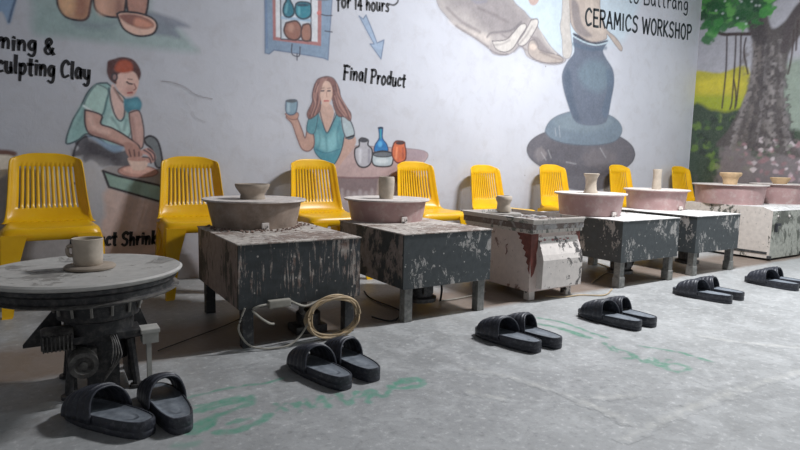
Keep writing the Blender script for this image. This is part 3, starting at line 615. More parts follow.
    for q, w in (([(196, 412), (216, 404), (244, 398), (252, 402)], 5), ([(192, 430), (206, 424)], 10), ([(206, 430), (214, 418), (232, 410), (252, 404)], 4), ([(216, 432), (240, 430), (262, 420), (270, 414)], 4), ([(228, 424), (250, 418)], 3),
                 ([(212, 408), (236, 402), (250, 396)], 4), ([(276, 404), (286, 410)], 2.5), ([(286, 403), (276, 411)], 2.5), ([(292, 404), (300, 410)], 2.5), ([(300, 402), (294, 408)], 2), ([(306, 400), (312, 408), (318, 400)], 2.5),
                 ([(322, 396), (330, 408)], 3), ([(318, 403), (332, 398)], 2), ([(338, 394), (348, 404), (356, 392)], 3), ([(352, 398), (362, 396), (372, 390), (368, 402)], 3), ([(372, 392), (384, 396), (392, 386)], 3),
                 ([(394, 388), (402, 380), (416, 378), (422, 384), (408, 388), (396, 388)], 4.5), ([(396, 384), (418, 381)], 4), ([(188, 398), (220, 390), (258, 384)], 1.6), ([(262, 384), (290, 376)], 1.6), ([(196, 406), (240, 396)], 1.6)):
        p.line(q, w, G1, .85, 2.5, rag=4)
    p.line([(196, 444), (174, 446)], 4, G1, .5, 4, rag=5)
    p.build('worn_green_lettering', M_FLOOR, floor, 'faded green stencilled letters by the second pair of slides')
    p = Paint('floor', (530, 300, 740, 385), (158, 164, 166), res=.007, albedo=(168, 169, 167), unit=.006)
    for q, w in (([(538, 318), (560, 322), (584, 330), (606, 338)], 3), ([(540, 324), (566, 330), (590, 338)], 4), ([(560, 328), (580, 336)], 3.5), ([(604, 343), (612, 350)], 2), ([(612, 346), (618, 352)], 2), ([(618, 350), (628, 352), (634, 358), (624, 358)], 2),
                 ([(634, 356), (644, 362), (650, 358)], 2.4), ([(648, 360), (658, 366)], 2.4), ([(654, 358), (660, 366), (668, 360)], 2.2), ([(668, 364), (678, 364), (688, 368), (680, 372), (668, 370), (664, 366)], 2.6), ([(640, 346), (676, 352), (712, 362)], 1.8), ([(680, 352), (714, 362)], 1.4)):
        p.line(q, w, G1, .9, 2, rag=3)
    p.build('worn_green_lettering', M_FLOOR, floor, 'faded green stencilled letters right of the fourth pair of slides')
    p = Paint('floor', (430, 340, 800, 450), (150, 152, 152), res=.012, albedo=(168, 169, 167))
    for q, w in (([(470, 368), (520, 380), (580, 400), (640, 428)], 2.5), ([(800, 372), (760, 384), (700, 404), (660, 422), (620, 440)], 3.5), ([(700, 336), (740, 342), (800, 348)], 4), ([(470, 392), (500, 398)], 3), ([(600, 398), (640, 394)], 3)):
        p.line(q, w, (176, 176, 172), .5, 5, rag=6)
    p.build('floor_joint', M_FLOOR, floor, 'pale filled joint line in the concrete')
mural()

# ------------------------------------------------------------------ materials of things
def yellow_plastic():
    m, nt, N, L, B = mat('yellow_plastic'); v = coords(N, L); n = noise(N, L, 6, 6, v)
    c = ramp(N, L, n, [(.3, (222, 168, 8)), (.7, (240, 190, 16))])
    n2 = noise(N, L, 24, 6, v, .7); f = ramp(N, L, n2, [(.6, (0, 0, 0, 1)), (.8, (.35, .35, .35, 1))]); c = mix(N, L, f, c, (206, 186, 120))
    L.new(c, B.inputs['Base Color']); B.inputs['Roughness'].default_value = .34
    B.inputs['Subsurface Weight'].default_value = .12; B.inputs['Subsurface Radius'].default_value = (.02, .012, .002)
    return m
M_YEL = yellow_plastic()
M_TABLE = chipped('chipped_slate_paint', (62, 67, 69), (176, 170, 164), .02, (1, 1, .45), (3, 1, 0), scale=24, speck=.9, var=.10)
M_TABLE2 = chipped('worn_slate_paint', (66, 71, 73), (176, 172, 168), -.08, (1, 1, .6), (1, 5, 2), scale=24, speck=.9, var=.10)
M_TABLE3 = chipped('scraped_black_paint', (52, 56, 58), (176, 168, 160), .38, (2.4, 1, .25), (2, 7, 1), scale=26, under2=(120, 96, 86), speck=.8)
M_TSIDE = chipped('clay_smeared_paint', (58, 58, 58), (156, 140, 132), .56, (1, 1.6, .4), (0, 2, 5), scale=16, under2=(134, 118, 112))
M_TSIDE2 = chipped('half_worn_slate_paint', (58, 62, 62), (158, 144, 136), .52, (1, 1, .6), (4, 2, 5), scale=10)
M_LEG = simple('dusty_steel_leg', (98, 98, 96), .6, .15, 18, (158, 156, 150), .7)
M_LEGD = simple('dark_steel_leg', (50, 52, 54), .6, .15, 18, (120, 118, 116), .3)
M_TOP = chipped('clay_dust_top', (186, 178, 170), (150, 134, 124), .36, (1, 1, 1), (5, 3, 1), scale=40, under2=(110, 94, 86), rough=.8)
M_TOP2 = chipped('pale_clay_dust_top', (206, 204, 202), (150, 140, 134), .25, (1, 1, 1), (5, 9, 1), scale=22, rough=.8)
M_BAS1 = simple('muddy_basin_plastic', (142, 126, 114), .55, .14, 9, (176, 164, 154), .4)
M_BAS = simple('pink_basin_plastic', (176, 144, 142), .45, .06, 8, (200, 190, 184), .3)
M_RIM = simple('clay_dusted_rim', (206, 198, 192), .7, .08, 20, (170, 156, 148), .3)
M_SLUR = simple('dark_slurry', (96, 86, 78), .35, .2, 14)
M_SLIP = simple('grey_slip', (150, 146, 140), .5, .15, 14, (110, 100, 94), .6)
M_CLAY = simple('pale_clay', (180, 168, 153), .75, .06, 25)
M_CLAYD = simple('dry_grey_clay', (156, 143, 129), .8, .08, 22)
M_CLAYO = simple('ochre_clay', (196, 168, 132), .75, .07, 25)
M_WHITE = chipped('peeling_white_paint', (214, 206, 200), (96, 92, 90), .26, (1, 1, .8), (7, 2, 4), scale=20, under2=(70, 66, 66), speck=.3, var=.04)
M_WHITEP = chipped('pinkish_white_paint', (204, 188, 180), (150, 122, 114), .12, (1, 1, .8), (1, 4, 4), scale=12, speck=.3, var=.04)
M_RUST = simple('red_brown_primer', (112, 62, 54), .7, .2, 20)
M_GREY = chipped('flaked_white_box_paint', (206, 198, 190), (104, 104, 98), .30, (1, 1, .5), (3, 4, 9), scale=24, under2=(80, 84, 76), speck=.4, var=.05)
M_GREYF = chipped('grey_green_box_paint', (168, 168, 158), (106, 108, 98), .42, (1, 1, .5), (3, 4, 2), scale=13, speck=.4)
M_BLACK = simple('black_rubber', (40, 42, 46), .55, .15, 20, (110, 108, 106), .25)
M_MOTOR = simple('grimy_motor', (38, 38, 40), .5, .25, 20, (104, 100, 96), .4)
M_GRIME = simple('grimy_iron', (58, 56, 55), .55, .3, 16, (140, 136, 130), .55)
M_CABLE = simple('yellowed_cable', (176, 152, 116), .6, .15, 14, (150, 142, 130), .6)
M_CABLEG = simple('grey_cable', (150, 146, 136), .6, .15, 14)
M_CABLEK = simple('black_cable', (36, 36, 38), .6, .15, 14)
M_SLIDE = simple('black_foam_rubber', (47, 49, 57), .46, .10, 30, (104, 106, 112), .25, spec=.5, bstr=.12)
M_BED = simple('worn_foam_footbed', (112, 118, 126), .45, .14, 16, (156, 162, 168), .5, spec=.5)
M_DISK = chipped('dry_slip_disk', (184, 181, 176), (158, 154, 148), .18, (1, 1, 1), (2, 2, 1), scale=9, rough=.7, speck=.1, var=.05)
M_LINE = simple('red_marker', (150, 96, 96), .6)

# ------------------------------------------------------------------ chairs
def back_curve(v):
    K = [(.135, .425), (.165, .432), (.190, .465), (.205, .52), (.222, .60), (.240, .70), (.252, .775), (.256, .80)]
    t = v*(len(K)-1); i = min(int(t), len(K)-2); f = t-i
    return K[i][0]+(K[i+1][0]-K[i][0])*f, K[i][1]+(K[i+1][1]-K[i][1])*f
def make_chair():
    root = empty('plastic_chair')
    # backrest: one curved shell with twelve slots and folded side flanges
    bm = bmesh.new(); nu = 25; us = []
    nslot = 12
    us = [-1, -.93, -.84]
    for k in range(nslot):
        a = -.78+1.56*k/nslot; us += [a+.045, a+.088]
    us += [.84, .93, 1]
    vs = [0, .10, .18, .27, .36] + [.375+.065*i for i in range(7)] + [.82, .9, .95, 1]
    nu = len(us); rows = []
    def pos(u, v):
        y, z = back_curve(v)
        hw = .215-.056*v**.9
        z2 = z-max(0, (v-.8)/.2)*.030*abs(u)**3.5
        if v > .8: hw -= .010*((v-.8)/.2)**2
        e = max(0, abs(u)-.86)/.14
        return Vector((u*hw, y-.028*abs(u)**2.4-.020*e*e*min(1, .0+v*2.5)*(1-.8*max(0, (v-.75)/.25)), z2))
    G = [[bm.verts.new(pos(u, v)) for u in us] for v in vs]
    for j in range(len(vs)-1):
        for i in range(nu-1):
            slot = (i >= 3 and i < 3+2*nslot and (i-3) % 2 == 0 and 5 <= j < 11)
            if not slot: bm.faces.new((G[j][i], G[j][i+1], G[j+1][i+1], G[j+1][i]))
    b = MB(); b.bm.free(); b.bm = bm
    o = b.build('backrest', M_YEL, root, True, angle=60)
    md = o.modifiers.new('s', 'SOLIDIFY'); md.thickness = .006; md.offset = 0
    # seat: dished pan with rolled edge and skirt
    bm = bmesh.new(); n = 26; G = []
    for j in range(n+1):
        row = []
        for i in range(n+1):
            u = -1+2*i/n; v = -1+2*j/n
            x = u*(.222-.012*v); y = v*.20-.02
            ex, ey = abs(u), abs(v)
            r = (ex**8+ey**8)**(1/8)
            k = max(0, r-.86)/.14
            z = .432-.006*(1-min(1, u*u+v*v)) - (.012*k + .045*k*k*k if not (v > .86 and ex < .9) else 0)
            if v < -.3: z -= .004*((-v-.3)/.7)**2
            s = 1-.02*k
            row.append(bm.verts.new((x*s, y*s, z)))
        G.append(row)
    for j in range(n):
        for i in range(n):
            if j == n-4 and i % 2 == 1 and 4 < i < n-4: continue        # row of drain holes
            bm.faces.new((G[j][i], G[j][i+1], G[j+1][i+1], G[j+1][i]))
    b = MB(); b.bm.free(); b.bm = bm
    o = b.build('seat', M_YEL, root, True, angle=60)
    md = o.modifiers.new('s', 'SOLIDIFY'); md.thickness = .005; md.offset = -1
    # legs: tapered angle sections splayed outward
    for sx in (-1, 1):
        for sy in (-1, 1):
            rings = []
            for z, w, d, ox, oy in ((.0, .042, .040, .222, .222 if sy < 0 else .245), (.012, .046, .044, .220, .220 if sy < 0 else .243), (.25, .070, .062, .214, .214 if sy < 0 else .205), (.40, .105, .085, .208, .210 if sy < 0 else .172)):
                t = .010
                X = lambda a: sx*(ox-a); Y = lambda a: sy*(oy-a) - .02*(1 if sy < 0 else 0)
                P = [(X(0), Y(0)), (X(w), Y(0)), (X(w), Y(t)), (X(t), Y(t)), (X(t), Y(d)), (X(0), Y(d))]
                rings.append([(x, y, z) for x, y in P])
            b = MB(); b.loft(rings); b.build('leg', M_YEL, root)
    return root
chair0 = make_chair()
CH = [(.022, 3.42, 1, 'leftmost yellow plastic chair with slotted back, behind the bare wheel with a mug'),
      (.765, 3.43, -2, 'yellow plastic chair left of the first dark wheel box, its front leg in full view'),
      (1.60, 3.43, 2, 'yellow plastic chair behind the muddy basin, below the painted woman with a cup'),
      (2.45, 3.43, 0, 'yellow plastic chair right of the painted jars, seat showing past a pink basin'),
      (3.17, 3.42, 4, 'yellow plastic chair behind the white wheel machine, left of the painted turntable'),
      (3.97, 3.42, 0, 'yellow plastic chair directly under the left end of the painted turntable'),
      (4.95, 3.42, 2, 'yellow plastic chair between the two clean pink basins under the painted turntable'),
      (6.02, 3.42, 0, 'rightmost yellow plastic chair, in the corner beside the painted tree')]
for i, (x, y, a, lb) in enumerate(CH):
    o = chair0 if i == 0 else copy_tree(chair0)
    o.location = (x, y, 0); o.rotation_euler.z = math.radians(a)
    zs = {4: .965, 5: .985}.get(i, .986 if i < 4 else 1.0); o.scale = (1, 1, zs)
    tag(o, lb, 'chair', 'yellow chairs along the mural wall')

# ------------------------------------------------------------------ pottery wheels in boxes
def basin_mesh(rb, rt, h, muddy=0):
    t = .006
    b = MB(); b.lathe([(rb*.2, 0), (rb, 0), (rb+(rt-.02-rb)*.5, h*.45), (rt-.022, h-.012), (rt-.004, h-.008), (rt, h-.002), (rt-.003, h+.003), (rt-.026, h),
                       (rt-.03, h-.014), (rb+(rt-.02-rb)*.5-t, h*.45), (rb-t, t), (rb*.2, t)], 56, wob=.003+muddy*.004); return b
def wheel_box(x0, x1, y0, y1, top, mats, leg_m, basin, basin_m, head_z, label, top_m, motor=True, hb=.12, flare=False):
    root = empty('pottery_wheel', (x0, y0, 0)); W, D = x1-x0, y1-y0
    t = .012; b = MB()
    b.mi = 0; b.box(0, W, 0, t, hb+.05, top-.006)
    b.mi = 1; b.box(0, t, t, D, hb+.05, top-.006)
    b.mi = 0; b.box(W-t, W, t, D, hb+.05, top-.006); b.box(t, W-t, D-t, D, hb+.05, top-.006)
    o = b.build('housing', mats, root)
    b = MB(); b.box(-.004, W+.004, -.004, D+.004, top-.006, top, .002); b.build('top_plate', top_m, root)
    for lx, ly in ((.02, .016), (W-.066, .016), (.02, D-.06), (W-.066, D-.06)):
        b = MB(); b.box(lx, lx+.046, ly, ly+.046, 0, top-.02, .003)
        if flare: b.box(lx-.005, lx+.051, ly-.005, ly+.051, 0, .07, .006)
        b.build('leg', leg_m, root)
    if basin:
        cx, cy, rb, rt, h = basin; cx -= x0; cy -= y0
        b = basin_mesh(rb, rt, h, 1 if basin_m is M_BAS1 else 0); o = b.build('splash_basin', basin_m, root, True, 'muddy brown basin' if basin_m is M_BAS1 else 'pink plastic basin'); o.location = (cx, cy, top)
        b = MB(); b.lathe([(rt-.026, h+.001), (rt-.012, h+.005), (rt+.001, h+.004), (rt+.002, h-.003)], 56, wob=.004); bb_ = b.build('rim', M_RIM, o, True, 'pale clay-dusted rim')
        b = MB(); b.lathe([(.098, head_z-.025), (.102, head_z-.02), (.102, head_z-.002), (.098, head_z), (.001, head_z)], 36)
        b.lathe([(.03, top+.007), (.03, head_z-.024)], 16)
        o = b.build('wheel_head', M_SLIP, root, True); o.location = (cx, cy, 0)
        b = MB(); b.lathe([(rt*.78, top+h-.048), (rt*.80, top+h-.047), (.001, top+h-.046)], 36); o = b.build('slurry', M_SLUR, root, label='grey slurry in the basin'); o.location = (cx, cy, 0)
        b = MB(); b.box(-.018, .018, -.012, 0, 0, .035, .003); b.lathe([(.007, 0), (.007, .01)], 10, (0, -.018, .018), tilt=Matrix.Rotation(PI/2, 3, 'X')); o = b.build('bracket', M_WHITE, root); o.location = (cx-.02, cy-rb-.006, top)
    if motor:
        b = MB(); b.lathe([(.07, .05), (.085, .055), (.085, .075), (.062, .08), (.066, .10), (.066, top-.10), (.055, top-.03)], 24); b.box(-.03, .03, -.075, -.05, .1, .16, .004)
        o = b.build('motor', M_MOTOR, root, True); o.location = (W*.42, D*.27, 0)
        b = MB(); b.tube([(W*.42+.06, D*.27, .15), (W*.42+.11, D*.25, .16), (W*.42+.14, D*.27, .1), (W*.42+.2, D*.4, .006)], .006, 8); b.build('motor_lead', M_CABLEK, root)
    return tag(root, label, 'pottery wheel', 'pottery wheels in a row')
wheel_box(.645, 1.20, 2.215, 2.90, .44, [M_TABLE3, M_TSIDE], M_LEGD, (.915, 2.835, .208, .258, .135), M_BAS1, .565,
          'dark box wheel with flaking paint, clay-smeared left side and a muddy basin', M_TOP, motor=False)
wheel_box(1.437, 1.985, 2.215, 2.90, .44, [M_TABLE2, M_TSIDE2], M_LEG, (1.72, 2.85, .212, .253, .122), M_BAS, .55,
          'slate grey box wheel standing between the muddy-basin wheel and the white machine', M_TOP)
wheel_box(3.085, 3.705, 2.215, 2.92, .44, [M_TABLE2, M_TABLE], M_LEG, (3.26, 2.62, .205, .245, .15), M_BAS, .58,
          'slate grey box wheel just right of the white machine with red-brown edges', M_TOP2, flare=True)
wheel_box(3.94, 4.53, 2.225, 2.95, .44, [M_TABLE2, M_TABLE], M_LEG, (4.31, 2.80, .222, .255, .158), M_BAS, .592,
          'slate grey box wheel left of the large flaked white boxes', M_TOP2, flare=True)

# clay crumbs on the first wheel's top
b = MB(); rn = random.Random(3)
for i in range(170):
    a = rn.uniform(0, 2*PI); r = .222+abs(rn.gauss(0, .05)); x, y = .915+r*math.cos(a), 2.835+r*math.sin(a)
    if not (.67 < x < 1.20 and 2.225 < y < 2.89): continue
    s = rn.uniform(.003, .009); b.lathe([(s*.7, 0), (s, s*.5), (s*.4, s)], 5, (x, y, .44), sx=rn.uniform(.7, 1.4))
tag(b.build('clay_crumbs', simple('clay_crumb', (120, 100, 90), .85, .2, 30)), 'brown clay crumbs strewn round the foot of the muddy basin', 'clay', kind='stuff')

# ------------------------------------------------------------------ white wheel machine with tray
def white_machine():
    X0, Y0 = 2.315, 2.25; root = empty('white_pottery_wheel', (X0, Y0, 0)); W, D = .405, .58
    b = MB(); b.mi = 0; b.box(0, W, 0, D, .055, .40, .006); b.mi = 0
    b.build('casing', M_WHITEP, root)
    # projecting front panel, sloped at the top
    b = MB(); b.prism([(0, .07), (-.045, .075), (-.05, .24), (-.042, .27), (0, .37)], .055, W-.02, 'x'); b.build('front_panel', M_WHITE, root, label='white front panel, scuffed, sloping at the top')
    # red-brown primer showing along two worn edges
    for nm, pts, z0, z1 in (('worn_edge', [(.0, .39), (.055, .39), (.06, .33), (.045, .28), (.05, .22), (.03, .16), (.012, .14), (.0, .24)], -.002, .0),):
        b = MB(); b.prism([(a, c) for a, c in pts], -.0025, .0, 'y')
        b.prism([(-(.0-a)*1.0, c) for a, c in [(0, .39), (.11, .39), (.10, .375), (.085, .37), (.095, .355), (.07, .35), (.075, .33), (.05, .32), (.06, .30), (.035, .285), (.045, .26), (.02, .25), (.03, .225), (.012, .21), (.015, .19), (0, .16)]], -.0025, 0, 'x'); b.build(nm, M_RUST, root, label='bare red-brown edge where the paint is gone')
    b = MB(); b.prism([(W-.03, .39), (W, .39), (W, .22), (W-.01, .25), (W-.012, .31)], -.0025, 0, 'y'); b.prism([(0.0, .39), (.03, .39), (.02, .3), (0, .26)], W, W+.002, 'x'); b.build('worn_edge', M_RUST, root, label='bare red-brown edge where the paint is gone')
    # overhanging tray
    b = MB(); o_ = .012; h0, h1 = .395, .478
    def ring(e, z): return [(-e, -.012-e, z), (W+e*.3, -.012-e, z), (W+e*.3, D+e, z), (-e, D+e, z)]
    b.loft([ring(.004, h0), ring(.006, h0+.03), ring(.018, h1-.010), ring(.028, h1-.008), ring(.028, h1), ring(.012, h1), ring(.002, h0+.03), ring(.0, h0+.012)])
    b.build('tray', chipped('streaked_tray_paint', (200, 192, 184), (110, 118, 110), .30, (2.2, .6, .5), (2, 3, 6), scale=16, under2=(120, 120, 112), var=.05), root, label='pale tray streaked with grey-green scrapes')
    b = MB(); b.box(-.014, W+.004, -.024, D+.012, h0+.02, h0+.055)
    for i in range(60):
        x, y = rn.uniform(.02, W-.02), rn.uniform(0, D-.05); s = rn.uniform(.01, .03); b.lathe([(s, 0), (s*.8, s*.4), (s*.3, s*.5)], 6, (x, y, h0+.054), sx=rn.uniform(.7, 1.6))
    b.build('clay_sludge', chipped('clay_sludge', (112, 98, 92), (170, 166, 164), .4, (1, 1, 1), (1, 1, 1), scale=16), root)
    b = MB(); b.lathe([(.11, h0+.056), (.115, h0+.06), (.115, h0+.072), (.001, h0+.074)], 32); o = b.build('wheel_head', M_SLIP, root, True); o.location = (.21, .46, 0)
    for lx, ly in ((.025, .02), (W-.07, .02), (.025, D-.07), (W-.07, D-.07)):
        b = MB(); b.box(lx, lx+.045, ly, ly+.045, 0, .056, .004); b.build('foot', M_WHITE, root)
    # painted scribble and latch on the left side
    b = MB(); b.tube([(-.002, .20, .245), (-.002, .19, .27), (-.002, .20, .295), (-.002, .185, .31)], .002, 5); b.build('latch', M_RUST, root)
    b = MB()
    for k in range(9): b.box(.06+k*.032, .06+k*.032+.018, -.0012, .0, .345+.004*(k % 3), .352+.006*(k % 2))
    ob = b.build('marking', M_LINE, root, label='faint red marks along the sloping panel'); ob.location = (0, -.0095, 0)
    return tag(root, 'white wheel machine with worn red-brown edges and a clay-filled tray', 'pottery wheel', 'pottery wheels in a row')
white_machine()

# ------------------------------------------------------------------ big flaked boxes at the right
def flaked_box(x0, x1, y0, y1, basin, head, label, extra):
    root = empty('boxed_pottery_wheel', (x0, y0, 0)); W, D = x1-x0, y1-y0
    b = MB(); b.mi = 1; b.prism([(0, .02), (D, .02), (D, .46), (.08, .46), (0, .43)], 0, W, 'x')
    b.bm.faces.ensure_lookup_table()
    for f in b.bm.faces:
        f.normal_update()
        c = f.calc_center_median()
        f.material_index = 0 if (c.x < .001 or c.x > W-.001) else (2 if c.z > .4 and abs(f.normal.z) > .5 else 1)
    b.build('casing', [M_GREY, M_GREYF, M_TOP2], root)
    b = MB(); b.box(-.004, 0, .02, .3, .055, .075); b.box(-.02, .0, -.02, .01, .02, .045); b.build('bottom_rail', M_LEGD, root)
    for hx in (.05,):
        b = MB(); b.box(hx, hx+.07, -.022, 0, .30, .325, .006); b.box(hx, hx+.018, -.022, 0, .25, .31, .004); b.build('handle', M_BLACK, root)
    for bx_ in (.1, .3):
        b = MB(); b.lathe([(.012, 0), (.012, .006)], 12, (bx_, 0, .38), tilt=Matrix.Rotation(PI/2, 3, 'X')); b.build('bolt', M_WHITE, root)
    cx, cy, rb, rt, h = basin; cx -= x0; cy -= y0; top = .46
    b = basin_mesh(rb, rt, h); o = b.build('splash_basin', M_BAS, root, True, 'pink plastic basin'); o.location = (cx, cy, top)
    b = MB(); b.lathe([(rt-.026, h+.001), (rt-.012, h+.005), (rt+.001, h+.004), (rt+.002, h-.003)], 56, wob=.004); bb_ = b.build('rim', M_RIM, o, True, 'pale clay-dusted rim')
    b = MB(); b.lathe([(rt*.8, top+h-.034), (.001, top+h-.033)], 36); o = b.build('slurry', M_SLIP, root); o.location = (cx, cy, 0)
    b = MB(); b.lathe([(.03, top+.008), (.03, head-.02), (.12, head-.018), (.12, head), (.001, head)], 32); o = b.build('wheel_head', M_SLIP, root, True); o.location = (cx, cy, 0)
    return tag(root, label, 'pottery wheel', 'pottery wheels in a row')
flaked_box(5.24, 5.80, 2.31, 3.10, (5.5, 2.82, .28, .32, .175), .625, 'large flaked white box wheel next right of the slate box wheels', 1)
flaked_box(5.83, 6.34, 2.33, 3.00, (6.07, 2.64, .20, .255, .185), .635, 'large flaked box wheel at the right edge against the tree wall', 0)

# ------------------------------------------------------------------ bare wheel with wide slip-covered disk
def bare_wheel():
    root = empty('bare_pottery_wheel', (.10, 1.975, 0))
    b = MB(); b.lathe([(.001, .412), (.268, .414), (.276, .420), (.279, .427), (.272, .432), (.25, .430), (.225, .426), (.10, .428), (.001, .429)], 72, wob=.004)
    b.build('turntable', M_DISK, root, True, 'wide turntable caked in pale dried slip')
    b = MB(); b.lathe([(.001, .411), (.262, .411), (.262, .400), (.252, .392), (.252, .376), (.258, .372), (.001, .372)], 64); b.build('drum', M_MOTOR, root, True, 'dark grimy drum under the turntable')
    b = MB(); b.lathe([(.10, .340), (.19, .346), (.262, .366), (.270, .371), (.264, .3735), (.001, .371)], 64, wob=.003); b.build('lower_tray', M_GRIME, root, True)
    OX, OY = .04, .135; OC = (OX, OY, 0)
    b = MB(); b.lathe([(.085, .10), (.085, .20), (.105, .20), (.105, .24), (.125, .25), (.125, .341)], 36, OC); b.build('spindle_housing', M_MOTOR, root, True)
    b = MB(); b.lathe([(.13, .312), (.146, .312), (.148, .322), (.13, .322)], 40, OC)
    for k in range(14):
        t = 2*PI*k/14; b.tube([(OX+.137*math.cos(t), OY+.137*math.sin(t), .314), (OX+.130*math.cos(t), OY+.130*math.sin(t), .268)], .005, 6, False)
    b.build('guard_ring', simple('crusted_ring', (140, 136, 130), .7, .15, 16), root, True, 'pale clay-crusted ring with ribs')
    b = MB(); b.box(OX-.13, OX+.12, OY-.09, OY+.10, .175, .20, .004); b.box(OX-.10, OX-.075, OY-.07, OY+.08, .02, .18); b.box(OX+.075, OX+.10, OY-.07, OY+.08, .02, .18); b.box(OX-.09, OX+.09, OY-.02, OY+.02, .09, .12)
    b.box(OX-.045, OX+.05, OY-.075, OY-.02, .006, .17, .004); b.build('frame', M_MOTOR, root)
    for sx_ in (-1, 1):
        for sy_ in (-1, 1):
            b = MB(); b.tube([(OX+.085*sx_, OY+.07*sy_, .17), (OX+.10*sx_, OY+(.08 if sy_ < 0 else .12)*sy_, .012)], .014, 8, False, .012); b.lathe([(.022, 0), (.022, .012)], 12, (OX+.101*sx_, OY+(.081 if sy_ < 0 else .122)*sy_, 0)); b.build('leg', M_MOTOR, root)
    for sx_, ln_ in ((-1, .11), (1, .05)):
        b = MB(); b.prism([(OX+sx_*.11, .30), (OX+sx_*.11, .155), (OX+sx_*(.11+ln_), .155), (OX+sx_*(.11+ln_), .165)], OY+.02, OY+.03, 'y'); b.build('gusset', M_MOTOR, root)
    T = Matrix.Rotation(PI/2, 3, 'X')
    b = MB(); b.lathe([(.001, -.045), (.034, -.045), (.040, -.035), (.040, .035), (.034, .045), (.001, .045)], 24, (-.085, .08, .195), tilt=Matrix.Rotation(PI/2, 3, 'Y'))
    for k in range(8): b.box(-.125+k*.011, -.121+k*.011, .033, .125, .165, .215)
    b.build('motor', M_GRIME, root, True, 'clay-splashed finned motor')
    b = MB(); c_ = (-.018, .02, .125)
    b.lathe([(.020, -.035), (.038, -.035), (.042, -.02), (.042, .04), (.028, .04), (.020, .03)], 24, c_, tilt=T)
    b.lathe([(.001, -.032), (.012, -.03), (.012, .04), (.001, .04)], 14, c_, tilt=T)
    for k in range(5): t = 2*PI*k/5; b.tube([(c_[0], c_[1]+.03, c_[2]), (c_[0]+.024*math.cos(t), c_[1]+.03, c_[2]+.024*math.sin(t))], .004, 5, False)
    b.box(c_[0]-.012, c_[0]+.04, c_[1], c_[1]+.08, .12, .16); b.build('pulley', M_GRIME, root, True)
    b = MB(); b.box(.155, .215, .03, .10, .185, .20, .003); b.box(.16, .21, .035, .095, .150, .185); b.box(.175, .19, .06, .075, 0, .15); b.build('switch_box', simple('dusty_box_lid', (170, 168, 162), .7, .1), root, label='small dusty pale switch box on a post')
    for k in range(4):
        x = .055+.008*k
        b = MB(); b.tube([(x, .05, .20), (x+.012, .02, .18-.01*k), (x+.008, .01, .12), (x-.02-.008*k, .01, .05), (x-.06, .02, .006), (x-.12, .03, .006)], .0026, 6); b.build('wire', M_GRIME, root)
    return tag(root, 'bare low wheel with a wide slip-caked turntable, holding a mug, front left', 'pottery wheel')
bare_wheel()

# ------------------------------------------------------------------ thrown pots
def pot(name, prof, loc, m, label, parent=None, wob=.01, cat='pot'):
    b = MB(); b.lathe(prof, 40, wob=wob); o = b.build(name, m, None, True, angle=50); o.location = loc; return tag(o, label, cat)
pot('clay_bowl', [(.060, 0), (.064, .008), (.063, .022), (.060, .034), (.068, .046), (.082, .066), (.088, .082), (.086, .089), (.078, .088), (.066, .066), (.045, .05), (.001, .046)], (.905, 2.84, .565), M_CLAYD,
    'pale clay bowl flaring from a thick foot in the muddy basin', cat='bowl')
pot('clay_cylinder', [(.040, 0), (.041, .02), (.044, .05), (.047, .09), (.048, .125), (.045, .142), (.038, .144), (.036, .11), (.030, .02), (.001, .018)], (1.715, 2.85, .55), M_CLAY,
    'upright clay cylinder in the pink basin under the painted jars', cat='pot')
pot('clay_pot', [(.044, 0), (.047, .01), (.043, .04), (.042, .055), (.052, .075), (.054, .09), (.048, .102), (.036, .104), (.03, .07), (.001, .05)], (2.525, 2.71, .474), M_CLAY,
    'small waisted clay pot on the white wheel machine', cat='pot')
pot('clay_vase', [(.050, 0), (.052, .01), (.040, .04), (.036, .08), (.040, .115), (.052, .14), (.053, .148), (.046, .15), (.034, .11), (.030, .05), (.001, .04)], (3.26, 2.62, .58), M_CLAY,
    'narrow-waisted clay vase in the basin right of the white machine', cat='vase')
pot('clay_column', [(.036, 0), (.036, .03), (.033, .08), (.032, .13), (.036, .165), (.034, .175), (.026, .176), (.02, .05), (.001, .04)], (4.31, 2.80, .592), M_CLAY,
    'tall thin clay cylinder in the pink basin under the workshop lettering', cat='pot')
pot('clay_jar', [(.055, 0), (.06, .02), (.062, .05), (.07, .075), (.092, .098), (.094, .118), (.086, .124), (.07, .11), (.05, .06), (.001, .04)], (5.5, 2.82, .625), M_CLAYO,
    'ochre clay jar with a flared collar in front of the painted hedge', cat='pot')
pot('clay_dish', [(.05, 0), (.06, .02), (.08, .05), (.088, .07), (.082, .074), (.06, .04), (.001, .03)], (6.07, 2.64, .635), M_CLAYO,
    'shallow ochre clay dish in the rightmost basin', cat='bowl')
# mug with bat on the bare wheel
pot('throwing_bat', [(.066, 0), (.072, .003), (.073, .009), (.069, .0125), (.001, .0125)], (.112, 1.98, .4285), M_CLAYD, 'round grey clay disc under the mug on the bare turntable', cat='disc', wob=.004)
mug = empty('clay_mug', (.107, 1.98, .441), math.radians(8)); tag(mug, 'straight-sided pale clay mug on the wide bare turntable', 'mug')
b = MB(); b.lathe([(.036, 0), (.040, .004), (.0415, .02), (.043, .035), (.042, .040), (.043, .045), (.042, .06), (.043, .075), (.0445, .082), (.0425, .084), (.039, .082), (.037, .02), (.001, .015)], 40, wob=.006); b.build('mug_body', M_CLAY, mug, True)
b = MB(); b.tube([(-.040, 0, .062), (-.052, 0, .062), (-.056, 0, .048), (-.052, 0, .034), (-.041, 0, .032)], .0055, 8); b.build('mug_handle', M_CLAYD, mug, True)

